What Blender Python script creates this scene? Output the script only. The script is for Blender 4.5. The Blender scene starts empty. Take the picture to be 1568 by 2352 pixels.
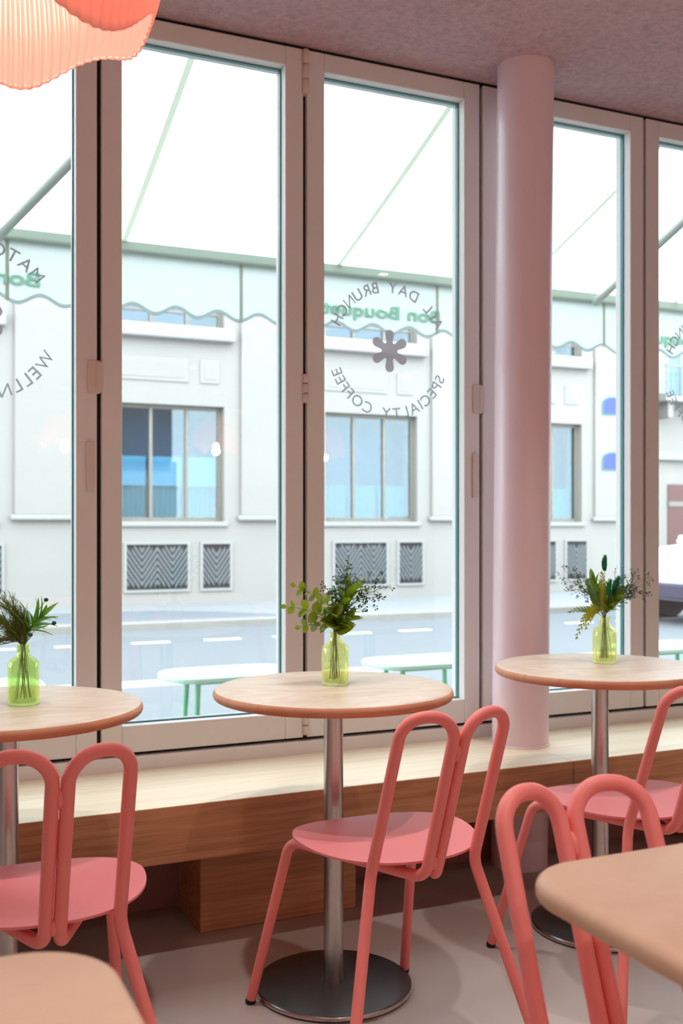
import bpy, bmesh, math, random
from mathutils import Vector, Matrix, Euler
PI = math.pi
scene = bpy.context.scene
C = scene.collection

# ------------------------------------------------------------------ camera, sky, exposure
ALPHA = math.atan(2400.0 / 5330.0)          # the window wall runs 24 degrees off the picture plane
cam_d = bpy.data.cameras.new('camera')
cam = bpy.data.objects.new('camera', cam_d); C.objects.link(cam)
cam.location = (0, 0, 1.155)
cam.rotation_euler = (PI / 2, 0, -ALPHA)
cam_d.sensor_width = 36.0
cam_d.lens = 36.0 * 2400.0 / 2352.0
cam_d.shift_y = 30.0 / 2352.0
cam_d.clip_start = 0.05
cam_d.dof.use_dof = True
cam_d.dof.focus_distance = 2.25
cam_d.dof.aperture_fstop = 5.0
scene.camera = cam

world = bpy.data.worlds.new('overcast_sky'); scene.world = world
world.use_nodes = True
bg = world.node_tree.nodes['Background']
bg.inputs['Color'].default_value = (0.86, 0.94, 1.0, 1)
bg.inputs['Strength'].default_value = 7.6

scene.view_settings.view_transform = 'Standard'
scene.view_settings.look = 'None'
scene.view_settings.gamma = 1.0
scene.view_settings.use_curve_mapping = False
scene.view_settings.exposure = 0.0
scene.cycles.transparent_max_bounces = 24
scene.cycles.max_bounces = 10
scene.cycles.diffuse_bounces = 5
scene.cycles.transmission_bounces = 10
scene.cycles.sample_clamp_indirect = 6.0
scene.cycles.caustics_reflective = False
scene.cycles.caustics_refractive = False

DOWNLIGHT_W = 48.0
REAR_W = 175.0
PENDANT_W = 6.0
REAR_PENDANT_W = 13.0

# ------------------------------------------------------------------ materials
def srgb(r, g, b):
    f = lambda c: (c / 255 / 12.92) if c <= 10 else ((c / 255 + .055) / 1.055) ** 2.4
    return (f(r), f(g), f(b), 1)

def mat(name):
    m = bpy.data.materials.new(name); m.use_nodes = True
    nt = m.node_tree
    return m, nt, nt.nodes['Principled BSDF']

def node(nt, t, **kw):
    n = nt.nodes.new(t)
    for k, v in kw.items(): setattr(n, k, v)
    return n

def plain(name, col, rough=.5, metal=0., noise=0., nscale=30., bump=0., spec=.5):
    m, nt, p = mat(name)
    p.inputs['Roughness'].default_value = rough
    p.inputs['Metallic'].default_value = metal
    p.inputs['Specular IOR Level'].default_value = spec
    p.inputs['Base Color'].default_value = col
    if noise or bump:
        tc = node(nt, 'ShaderNodeTexCoord'); nz = node(nt, 'ShaderNodeTexNoise')
        nz.inputs['Scale'].default_value = nscale; nz.inputs['Detail'].default_value = 6
        nt.links.new(tc.outputs['Object'], nz.inputs['Vector'])
        if noise:
            mx = node(nt, 'ShaderNodeMix', data_type='RGBA')
            mx.inputs[6].default_value = [c * (1 - noise) for c in col[:3]] + [1]
            mx.inputs[7].default_value = [min(1, c * (1 + noise)) for c in col[:3]] + [1]
            nt.links.new(nz.outputs['Fac'], mx.inputs[0]); nt.links.new(mx.outputs[2], p.inputs['Base Color'])
        if bump:
            b = node(nt, 'ShaderNodeBump'); b.inputs['Strength'].default_value = bump
            b.inputs['Distance'].default_value = .01
            nt.links.new(nz.outputs['Fac'], b.inputs['Height']); nt.links.new(b.outputs['Normal'], p.inputs['Normal'])
    return m

def wood(name, light, dark, scale=1.0, rough=.45):
    m, nt, p = mat(name)
    tc = node(nt, 'ShaderNodeTexCoord'); mp = node(nt, 'ShaderNodeMapping')
    mp.inputs['Scale'].default_value = (1.1 * scale, 26 * scale, 26 * scale)
    nz = node(nt, 'ShaderNodeTexNoise'); nz.inputs['Scale'].default_value = 2.2; nz.inputs['Detail'].default_value = 8
    nz.inputs['Distortion'].default_value = .6
    mp2 = node(nt, 'ShaderNodeMapping'); mp2.inputs['Scale'].default_value = (.5, 5, 5)
    nz2 = node(nt, 'ShaderNodeTexNoise'); nz2.inputs['Scale'].default_value = 2.0; nz2.inputs['Detail'].default_value = 3
    ad = node(nt, 'ShaderNodeMath', operation='MULTIPLY_ADD'); ad.inputs[1].default_value = .6
    ml = node(nt, 'ShaderNodeMath', operation='MULTIPLY'); ml.inputs[1].default_value = .45
    cr = node(nt, 'ShaderNodeValToRGB')
    cr.color_ramp.elements[0].position = .32; cr.color_ramp.elements[0].color = dark
    cr.color_ramp.elements[1].position = .62; cr.color_ramp.elements[1].color = light
    L = nt.links.new
    L(tc.outputs['Object'], mp.inputs['Vector']); L(mp.outputs[0], nz.inputs['Vector'])
    L(tc.outputs['Object'], mp2.inputs['Vector']); L(mp2.outputs[0], nz2.inputs['Vector'])
    L(nz2.outputs['Fac'], ml.inputs[0]); L(nz.outputs['Fac'], ad.inputs[0]); L(ml.outputs[0], ad.inputs[2])
    L(ad.outputs[0], cr.inputs['Fac']); L(cr.outputs['Color'], p.inputs['Base Color'])
    p.inputs['Roughness'].default_value = rough
    b = node(nt, 'ShaderNodeBump'); b.inputs['Strength'].default_value = .12; b.inputs['Distance'].default_value = .003
    L(ad.outputs[0], b.inputs['Height']); L(b.outputs['Normal'], p.inputs['Normal'])
    return m

def stone(name, a, b_, c_, rough=.38, scale=(3., 9., 6.)):
    m, nt, p = mat(name)
    tc = node(nt, 'ShaderNodeTexCoord'); mp = node(nt, 'ShaderNodeMapping')
    mp.inputs['Scale'].default_value = scale; mp.inputs['Rotation'].default_value = (0, 0, .9)
    nz = node(nt, 'ShaderNodeTexNoise'); nz.inputs['Scale'].default_value = 1.6; nz.inputs['Detail'].default_value = 7
    nz.inputs['Roughness'].default_value = .6; nz.inputs['Distortion'].default_value = 1.1
    cr = node(nt, 'ShaderNodeValToRGB')
    cr.color_ramp.elements[0].position = .3; cr.color_ramp.elements[0].color = a
    cr.color_ramp.elements[1].position = .72; cr.color_ramp.elements[1].color = c_
    e = cr.color_ramp.elements.new(.5); e.color = b_
    L = nt.links.new
    L(tc.outputs['Object'], mp.inputs['Vector']); L(mp.outputs[0], nz.inputs['Vector'])
    L(nz.outputs['Fac'], cr.inputs['Fac']); L(cr.outputs['Color'], p.inputs['Base Color'])
    p.inputs['Roughness'].default_value = rough
    return m

def glassy(name, tint, ior=1.45, mirror=1.0, rough=0.):
    """window glass: clear with a Fresnel reflection on top"""
    m, nt, p = mat(name); nt.nodes.remove(p)
    out = nt.nodes['Material Output']
    tr = node(nt, 'ShaderNodeBsdfTransparent'); tr.inputs['Color'].default_value = tint
    gl = node(nt, 'ShaderNodeBsdfGlossy'); gl.inputs['Roughness'].default_value = rough
    geo = node(nt, 'ShaderNodeNewGeometry')
    dt = node(nt, 'ShaderNodeVectorMath', operation='DOT_PRODUCT')
    ab = node(nt, 'ShaderNodeMath', operation='ABSOLUTE')
    om = node(nt, 'ShaderNodeMath', operation='SUBTRACT'); om.inputs[0].default_value = 1
    pw = node(nt, 'ShaderNodeMath', operation='POWER'); pw.inputs[1].default_value = 5
    f0 = min(.5, mirror * ((ior - 1) / (ior + 1)) ** 2)
    ma = node(nt, 'ShaderNodeMath', operation='MULTIPLY_ADD'); ma.inputs[1].default_value = (1 - f0) * .62; ma.inputs[2].default_value = f0
    mx = node(nt, 'ShaderNodeMixShader')
    L = nt.links.new
    L(geo.outputs['Normal'], dt.inputs[0]); L(geo.outputs['Incoming'], dt.inputs[1]); L(dt.outputs['Value'], ab.inputs[0])
    L(ab.outputs[0], om.inputs[1]); L(om.outputs[0], pw.inputs[0]); L(pw.outputs[0], ma.inputs[0])
    L(ma.outputs[0], mx.inputs[0]); L(tr.outputs[0], mx.inputs[1]); L(gl.outputs[0], mx.inputs[2]); L(mx.outputs[0], out.inputs['Surface'])
    return m

def translucent(name, dif, trn, f=.5, gloss=0.):
    m, nt, p = mat(name); nt.nodes.remove(p)
    out = nt.nodes['Material Output']
    d = node(nt, 'ShaderNodeBsdfDiffuse'); d.inputs['Color'].default_value = dif
    t = node(nt, 'ShaderNodeBsdfTranslucent'); t.inputs['Color'].default_value = trn
    mx = node(nt, 'ShaderNodeMixShader'); mx.inputs[0].default_value = f
    L = nt.links.new
    L(d.outputs[0], mx.inputs[1]); L(t.outputs[0], mx.inputs[2])
    if gloss:
        g = node(nt, 'ShaderNodeBsdfGlossy'); g.inputs['Roughness'].default_value = .35
        m2 = node(nt, 'ShaderNodeMixShader'); m2.inputs[0].default_value = gloss
        L(mx.outputs[0], m2.inputs[1]); L(g.outputs[0], m2.inputs[2]); L(m2.outputs[0], out.inputs['Surface'])
    else:
        L(mx.outputs[0], out.inputs['Surface'])
    return m

def emit(name, col, s):
    m, nt, p = mat(name)
    p.inputs['Base Color'].default_value = (0, 0, 0, 1)
    p.inputs['Emission Color'].default_value = col; p.inputs['Emission Strength'].default_value = s
    return m

def tinted_glass(name, col, ior=1.46):
    m, nt, p = mat(name)
    p.inputs['Base Color'].default_value = col
    p.inputs['Transmission Weight'].default_value = 1.0
    p.inputs['Roughness'].default_value = .02
    p.inputs['IOR'].default_value = ior
    return m

def mix_transparent(name, col, f):
    """thin frosted film: reflects a little, lets grey light through, partly clear"""
    m = translucent(name, col, [c * .55 for c in col[:3]] + [1], .4); nt = m.node_tree; out = nt.nodes['Material Output']
    src = out.inputs['Surface'].links[0].from_socket
    t = node(nt, 'ShaderNodeBsdfTransparent'); mx = node(nt, 'ShaderNodeMixShader'); mx.inputs[0].default_value = f
    nt.links.new(t.outputs[0], mx.inputs[1]); nt.links.new(src, mx.inputs[2]); nt.links.new(mx.outputs[0], out.inputs['Surface'])
    return m

M = {}
M['coral'] = plain('coral_powder_coat', srgb(243, 132, 126), .5, bump=.02, nscale=900)
M['seat'] = plain('coral_sheet_metal', srgb(232, 132, 134), .48)
M['black'] = plain('black_rubber', srgb(24, 22, 22), .6)
M['gap'] = plain('black_gasket', srgb(20, 18, 18), .8)
M['steel'] = plain('brushed_steel', (.56, .53, .50, 1), .27, 1.0, noise=.1, nscale=60)
M['darksteel'] = plain('dark_brushed_steel', (.12, .118, .118, 1), .34, .9, noise=.2, nscale=18)
M['stone'] = stone('pink_beige_stone', srgb(210, 182, 158), srgb(224, 203, 182), srgb(234, 220, 203))
M['stoneedge'] = stone('unpolished_shaded_stone_edge', srgb(196, 128, 94), srgb(208, 142, 106), srgb(216, 156, 120), .55)  # rim's own orange stone, deepened by shade put into the colour
M['tabletop'] = stone('peach_stone', srgb(202, 154, 122), srgb(210, 166, 134), srgb(218, 178, 146), .5, (2., 3., 3.))
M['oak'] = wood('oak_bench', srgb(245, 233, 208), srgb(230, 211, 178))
M['oakfront'] = wood('shaded_oak_fascia', srgb(206, 148, 104), srgb(162, 106, 70), 1.5)  # same oak as the seat, with the front's shade put into its colour
M['frame'] = plain('taupe_window_paint', srgb(226, 222, 220), .42)
M['hinge'] = plain('pale_hinge_paint', srgb(216, 200, 190), .4)
M['spacer'] = plain('teal_glazing_spacer', srgb(58, 118, 118), .35)
M['pane'] = glassy('window_glass', (.955, .985, .985, 1), 1.5, 1.7)
M['ceiling'] = plain('mauve_rough_plaster', srgb(194, 162, 166), .95, noise=.35, nscale=48, bump=1.0)
M['pillar'] = plain('pink_pillar_paint', srgb(236, 210, 218), .3)
M['seal'] = plain('pale_pink_sealant', srgb(236, 214, 222), .5)
M['floor'] = plain('resin_floor', srgb(182, 167, 158), .5, noise=.04, nscale=3)
M['wallpink'] = plain('mauve_wall_paint', srgb(164, 116, 114), .8)
M['cream'] = plain('cream_wall_paint', srgb(240, 232, 224), .8)
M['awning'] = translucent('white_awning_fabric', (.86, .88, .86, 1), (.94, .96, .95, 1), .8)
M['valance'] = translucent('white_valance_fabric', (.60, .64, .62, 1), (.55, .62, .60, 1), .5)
M['seam'] = translucent('awning_seam_tape', (.42, .44, .36, 1), (.40, .43, .34, 1), .5)
M['edge'] = translucent('valance_piping', (.54, .61, .61, 1), (.44, .51, .51, 1), .45)
M['bar'] = plain('pale_sage_aluminium', srgb(150, 164, 150), .45)
M['arm'] = plain('pale_cream_arm', srgb(160, 164, 156), .45)
M['greenletter'] = translucent('green_print', srgb(176, 214, 196), srgb(186, 224, 206), .55)
M['vinyl'] = mix_transparent('grey_window_vinyl', srgb(214, 214, 222), .72)
M['vinylpale'] = mix_transparent('pale_window_vinyl', srgb(190, 208, 214), .6)
M['mint'] = plain('mint_table_paint', srgb(190, 232, 208), .4)
M['mintleg'] = plain('green_leg_paint', srgb(120, 206, 158), .4)
M['lime'] = plain('pale_limestone', srgb(146, 143, 138), .9, noise=.05, nscale=1.5)
M['limeb'] = plain('white_limestone', srgb(150, 149, 147), .9, noise=.04, nscale=1.2)
M['bronze'] = plain('bronze_window_frame', srgb(122, 118, 108), .5)
M['vent'] = plain('grey_vent_slat', srgb(98, 103, 106), .5)
M['ventback'] = plain('dark_vent_back', srgb(34, 37, 40), .8)
M['road'] = plain('pale_asphalt', srgb(98, 103, 108), .85, noise=.05, nscale=2)
M['pave'] = plain('pale_pavement', srgb(128, 131, 133), .85, noise=.05, nscale=1.5)
M['terrace'] = plain('grey_terrace_paving', srgb(102, 108, 112), .85, noise=.05, nscale=1.5)
M['valseam'] = translucent('pale_valance_seam', (.50, .52, .42, 1), (.50, .54, .44, 1), .5)
M['pavedark'] = plain('darker_pavement_tone', srgb(103, 108, 115), .85, noise=.05, nscale=2)
M['kerb'] = plain('granite_kerb', srgb(136, 133, 128), .8, noise=.1, nscale=6)
M['paint'] = plain('white_road_paint', srgb(206, 208, 208), .7)
M['blueplate'] = plain('blue_enamel', srgb(40, 60, 140), .35)
M['greenplate'] = plain('green_enamel_border', srgb(70, 120, 110), .35)
M['carpaint'] = plain('white_car_paint', srgb(214, 216, 220), .2)
M['carglass'] = plain('dark_car_glass', srgb(48, 66, 70), .08)
M['tyre'] = plain('tyre_rubber', srgb(38, 36, 40), .7)
M['cardark'] = plain('dark_car_trim', srgb(70, 66, 84), .4)
M['doorbrown'] = plain('brown_red_door', srgb(96, 62, 60), .6)
M['iron'] = plain('balcony_iron', srgb(120, 128, 140), .5)
M['farglass'] = plain('far_blue_glass', srgb(108, 148, 168), .12)
def vase_glass(name, tint, glow):
    """coloured blown glass: clear tint, a soft milky glow of the colour and a Fresnel reflection"""
    m = glassy(name, tint, 1.5); nt = m.node_tree; out = nt.nodes['Material Output']
    src = out.inputs['Surface'].links[0].from_socket
    t = node(nt, 'ShaderNodeBsdfTranslucent'); t.inputs['Color'].default_value = glow
    mx = node(nt, 'ShaderNodeMixShader'); mx.inputs[0].default_value = .14
    nt.links.new(src, mx.inputs[1]); nt.links.new(t.outputs[0], mx.inputs[2]); nt.links.new(mx.outputs[0], out.inputs['Surface'])
    gl = node(nt, 'ShaderNodeBsdfGlass'); gl.inputs['Color'].default_value = tint; gl.inputs['IOR'].default_value = 1.42; gl.inputs['Roughness'].default_value = .01
    m2 = node(nt, 'ShaderNodeMixShader'); m2.inputs[0].default_value = .16
    nt.links.new(mx.outputs[0], m2.inputs[1]); nt.links.new(gl.outputs[0], m2.inputs[2]); nt.links.new(m2.outputs[0], out.inputs['Surface'])
    return m
M['vase_y'] = vase_glass('yellow_green_glass', (.985, .998, .80, 1), (.98, 1.0, .50, 1))
M['vase_g'] = vase_glass('lime_green_glass', (.90, .97, .72, 1), (.76, .92, .40, 1))
M['water'] = glassy('water', (.985, .99, .93, 1), 1.33)
M['shade'] = translucent('coral_ribbed_shade', (.95, .52, .45, 1), (1.0, .56, .48, 1), .6, .05)
M['bulb'] = emit('warm_bulb', (1, .90, .75, 1), 15)
M['downlens'] = emit('downlight_lens', (1, .86, .68, 1), 14)
M['cord'] = plain('pale_cord', srgb(220, 170, 160), .6)
M['whitemetal'] = plain('white_fixture', srgb(230, 224, 218), .4)

def leafmat(name, c, t):
    return translucent(name, c, t, .38, .06)
M['euc'] = leafmat('eucalyptus_leaf', srgb(126, 148, 28), srgb(164, 184, 34))
M['euc2'] = leafmat('grey_green_leaf', srgb(132, 152, 96), srgb(150, 170, 90))
M['lance'] = leafmat('lance_leaf', srgb(108, 138, 30), srgb(136, 168, 36))
M['lanceg'] = leafmat('green_lance_leaf', srgb(96, 146, 46), srgb(120, 176, 50))
M['stem'] = plain('olive_stem', srgb(104, 112, 46), .6)
M['darkstem'] = plain('dark_olive_stem', srgb(82, 90, 40), .6)
M['feather'] = leafmat('olive_needle', srgb(128, 146, 56), srgb(150, 172, 60))
M['gyp'] = plain('dark_green_bud', srgb(52, 92, 62), .7)
M['button'] = plain('bottle_green_button', srgb(10, 92, 58), .7)
M['bunny'] = plain('deep_green_tail', srgb(12, 110, 60), .85, bump=.5, nscale=400)
M['fern'] = leafmat('yellow_green_fern', srgb(164, 166, 22), srgb(186, 190, 26))
M['fern2'] = leafmat('mid_green_fern', srgb(96, 142, 60), srgb(116, 166, 60))

# ------------------------------------------------------------------ mesh helpers
def link(o, parent=None):
    C.objects.link(o)
    if parent is not None: o.parent = parent
    return o

def mesh_obj(name, bm, m, parent=None, smooth=False, loc=None):
    me = bpy.data.meshes.new(name)
    bmesh.ops.recalc_face_normals(bm, faces=bm.faces)
    bm.to_mesh(me); bm.free()
    if smooth:
        for p in me.polygons: p.use_smooth = True
    me.materials.append(M[m])
    o = bpy.data.objects.new(name, me)
    link(o, parent)
    if loc is not None: o.location = loc
    return o

def thing(name, label=None, cat=None, loc=(0, 0, 0), rz=0., group=None, kind=None):
    o = bpy.data.objects.new(name, None); C.objects.link(o)
    o.empty_display_size = .1
    o.location = loc; o.rotation_euler = (0, 0, rz)
    return tag(o, label, cat, group, kind)

def tag(o, label=None, cat=None, group=None, kind=None):
    if label: o['label'] = label
    if cat: o['category'] = cat
    if group: o['group'] = group
    if kind: o['kind'] = kind
    return o

def add_box(bm, lo, hi, bevel=0., seg=1):
    b2 = bmesh.new()
    r = bmesh.ops.create_cube(b2, size=1)
    for v in b2.verts:
        v.co = Vector([(lo[i] + hi[i]) / 2 + v.co[i] * (hi[i] - lo[i]) for i in range(3)])
    if bevel:
        bmesh.ops.bevel(b2, geom=list(b2.edges), offset=bevel, segments=seg, affect='EDGES', profile=.5)
    merge(bm, b2)
    return bm

def merge(bm, b2, mtx=None):
    b2.verts.index_update()
    vs = [bm.verts.new(mtx @ v.co if mtx else v.co) for v in b2.verts]
    for f in b2.faces:
        try: bm.faces.new([vs[v.index] for v in f.verts])
        except ValueError: pass
    b2.free()

def box(name, lo, hi, m, parent=None, bevel=0., seg=1):
    bm = bmesh.new(); add_box(bm, lo, hi, bevel, seg)
    return mesh_obj(name, bm, m, parent)

def add_lathe(bm, prof, seg=32, cx=0., cy=0., cz=0., cap=True):
    rings = []
    for r, z in prof:
        if r < 1e-6: rings.append([bm.verts.new((cx, cy, cz + z))])
        else: rings.append([bm.verts.new((cx + r * math.cos(2 * PI * k / seg), cy + r * math.sin(2 * PI * k / seg), cz + z)) for k in range(seg)])
    for a, b in zip(rings[:-1], rings[1:]):
        for k in range(seg):
            k2 = (k + 1) % seg
            if len(a) == 1 and len(b) == 1: continue
            if len(a) == 1: bm.faces.new([a[0], b[k], b[k2]])
            elif len(b) == 1: bm.faces.new([a[k], a[k2], b[0]])
            else: bm.faces.new([a[k], a[k2], b[k2], b[k]])
    if cap:
        for R in (rings[0], rings[-1]):
            if len(R) > 2:
                try: bm.faces.new(R)
                except ValueError: pass

def lathe(name, prof, m, parent=None, seg=32, loc=None, cap=True, smooth=True):
    bm = bmesh.new(); add_lathe(bm, prof, seg, cap=cap)
    o = mesh_obj(name, bm, m, parent, smooth, loc)
    if smooth: auto_smooth(o)
    return o

def auto_smooth(o, deg=40):
    me = o.data
    bm = bmesh.new(); bm.from_mesh(me)
    for e in bm.edges:
        if len(e.link_faces) == 2 and e.calc_face_angle(0) > math.radians(deg): e.smooth = False
    bm.to_mesh(me); bm.free()

def fillet(pts, rad, n=8):
    pts = [Vector(p) for p in pts]; out = [pts[0]]
    for i in range(1, len(pts) - 1):
        p, a, b = pts[i], (pts[i - 1] - pts[i]), (pts[i + 1] - pts[i])
        la, lb = a.length, b.length; a.normalize(); b.normalize()
        ang = a.angle(b); r = rad[i] if isinstance(rad, (list, tuple)) else rad
        t = r / math.tan(ang / 2)
        t = min(t, la * .499, lb * .499); r = t * math.tan(ang / 2)
        bis = (a + b)
        if bis.length < 1e-6 or r < 1e-5: out.append(p); continue
        bis.normalize(); c = p + bis * (r / math.sin(ang / 2))
        s, e = p + a * t - c, p + b * t - c
        tot = s.angle(e); ax = s.cross(e).normalized()
        for k in range(n + 1):
            out.append(c + Matrix.Rotation(tot * k / n, 3, ax) @ s)
    out.append(pts[-1])
    return out

def add_sweep(bm, path, r, seg=14, cap=True):
    path = [Vector(p) for p in path]
    n = len(path); T = []
    for i in range(n):
        t = path[min(i + 1, n - 1)] - path[max(i - 1, 0)]
        T.append(t.normalized() if t.length > 0 else Vector((0, 0, 1)))
    u = T[0].orthogonal().normalized(); rings = []
    for i in range(n):
        u = (u - T[i] * u.dot(T[i])).normalized(); w = T[i].cross(u)
        ri = r[i] if isinstance(r, (list, tuple)) else r
        rings.append([bm.verts.new(path[i] + (u * math.cos(2 * PI * k / seg) + w * math.sin(2 * PI * k / seg)) * ri) for k in range(seg)])
    for a, b in zip(rings[:-1], rings[1:]):
        for k in range(seg):
            bm.faces.new([a[k], a[(k + 1) % seg], b[(k + 1) % seg], b[k]])
    if cap:
        bm.faces.new(rings[0]); bm.faces.new(rings[-1])

def sweep(name, path, r, m, parent=None, seg=14, smooth=True):
    bm = bmesh.new(); add_sweep(bm, path, r, seg)
    o = mesh_obj(name, bm, m, parent, smooth)
    if smooth: auto_smooth(o, 50)
    return o

def extrude_outline(bm, pts, z0, z1, bevel=0., seg=3):
    """pts: 2D outline, counter-clockwise; edge rounded by inset rings"""
    n = len(pts)
    def inset(d):
        out = []
        for i in range(n):
            p, q, s = Vector(pts[i - 1]), Vector(pts[i]), Vector(pts[(i + 1) % n])
            t = (s - p).normalized(); nn = Vector((-t.y, t.x)); out.append(q + nn * d)
        return out
    rings = []
    for k in range(seg + 1):
        a = PI / 2 * k / seg
        rings.append([(p.x, p.y, z0 + bevel * (1 - math.sin(a))) for p in inset(bevel * (1 - math.cos(a)) if False else bevel * (1 - math.sin(a)))][:] if False else
                     [(p.x, p.y, z0 + bevel * (1 - math.cos(a))) for p in inset(bevel * (1 - math.sin(a)))])
    for k in range(seg + 1):
        a = PI / 2 * k / seg
        rings.append([(p.x, p.y, z1 - bevel * (1 - math.sin(a))) for p in inset(bevel * (1 - math.cos(a)))])
    V = [[bm.verts.new(c) for c in r] for r in rings]
    for a, b in zip(V[:-1], V[1:]):
        for i in range(n): bm.faces.new([a[i], a[(i + 1) % n], b[(i + 1) % n], b[i]])
    bm.faces.new(V[0][::-1]); bm.faces.new(V[-1])

def rrect(x0, y0, x1, y1, r, n=8):
    P = []
    for cx, cy, a0 in ((x1 - r, y0 + r, -PI / 2), (x1 - r, y1 - r, 0), (x0 + r, y1 - r, PI / 2), (x0 + r, y0 + r, PI)):
        for k in range(n + 1):
            a = a0 + PI / 2 * k / n; P.append((cx + r * math.cos(a), cy + r * math.sin(a)))
    return P

def copy_tree(o, parent=None):
    c = o.copy(); C.objects.link(c); c.parent = parent
    for ch in o.children: copy_tree(ch, c)
    return c

# ------------------------------------------------------------------ the room
ZC = 2.718            # ceiling height
YW = 3.157            # inner face of the window leaves
XL, XR, YB = -5.0, 8.0, -7.0
def struct(o, label): return tag(o, label, None, None, 'structure')
struct(box('floor', (XL, YB, -.12), (XR, 3.27, 0), 'floor'), 'smooth beige resin floor of the cafe')
struct(box('ceiling', (XL, YB, ZC), (XR, 3.32, ZC + .3), 'ceiling'), 'rough mauve plaster ceiling above the windows')
struct(box('wall_back', (XL, YB - .2, -.12), (XR, YB, ZC + .3), 'cream'), 'cream wall at the far end of the cafe')
struct(box('wall_left', (XL - .2, YB, -.12), (XL, 3.32, ZC + .3), 'cream'), 'cream side wall of the cafe to the west')
struct(box('wall_right', (XR, YB, -.12), (XR + .2, 3.32, ZC + .3), 'cream'), 'cream side wall of the cafe to the east')
WX = [-1.38, -.71, -.04, .625, 1.292, 1.962, 2.69, 3.42, 4.15]      # joints between the folding leaves
bm = bmesh.new(); add_box(bm, (XL, 3.10, 0), (XR, 3.26, .38))
struct(mesh_obj('wall_under_windows', bm, 'wallpink'), 'mauve low wall behind the bench below the windows')
struct(box('wall_window_west', (XL, YW, .41), (WX[0] - .02, 3.32, ZC), 'cream'), 'cream wall beside the folding windows to the west')
struct(box('wall_window_east', (WX[-1] + .02, YW, .41), (XR, 3.32, ZC), 'cream'), 'cream wall beside the folding windows to the east')
struct(box('wall_facade_upper', (XL, 3.22, ZC + .3), (XR, 3.55, 7.0), 'lime'), 'stone facade of the cafe above the awning')
# sill board between the bench and the leaves
struct(box('trim_1', (WX[0] - .02, 3.150, .4085), (WX[-1] + .02, 3.262, .4515), 'frame', bevel=.002), 'taupe bottom sill rail under the folding windows')
struct(box('trim_2', (WX[0] - .02, 3.165, ZC - .012), (WX[-1] + .02, 3.262, ZC + .001), 'gap'), 'dark top track above the folding windows')
struct(box('trim_3', (WX[0] - .02, 3.19, .4510), (WX[-1] + .02, 3.25, .4635), 'gap'), 'black bottom seal under the folding windows')

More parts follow.
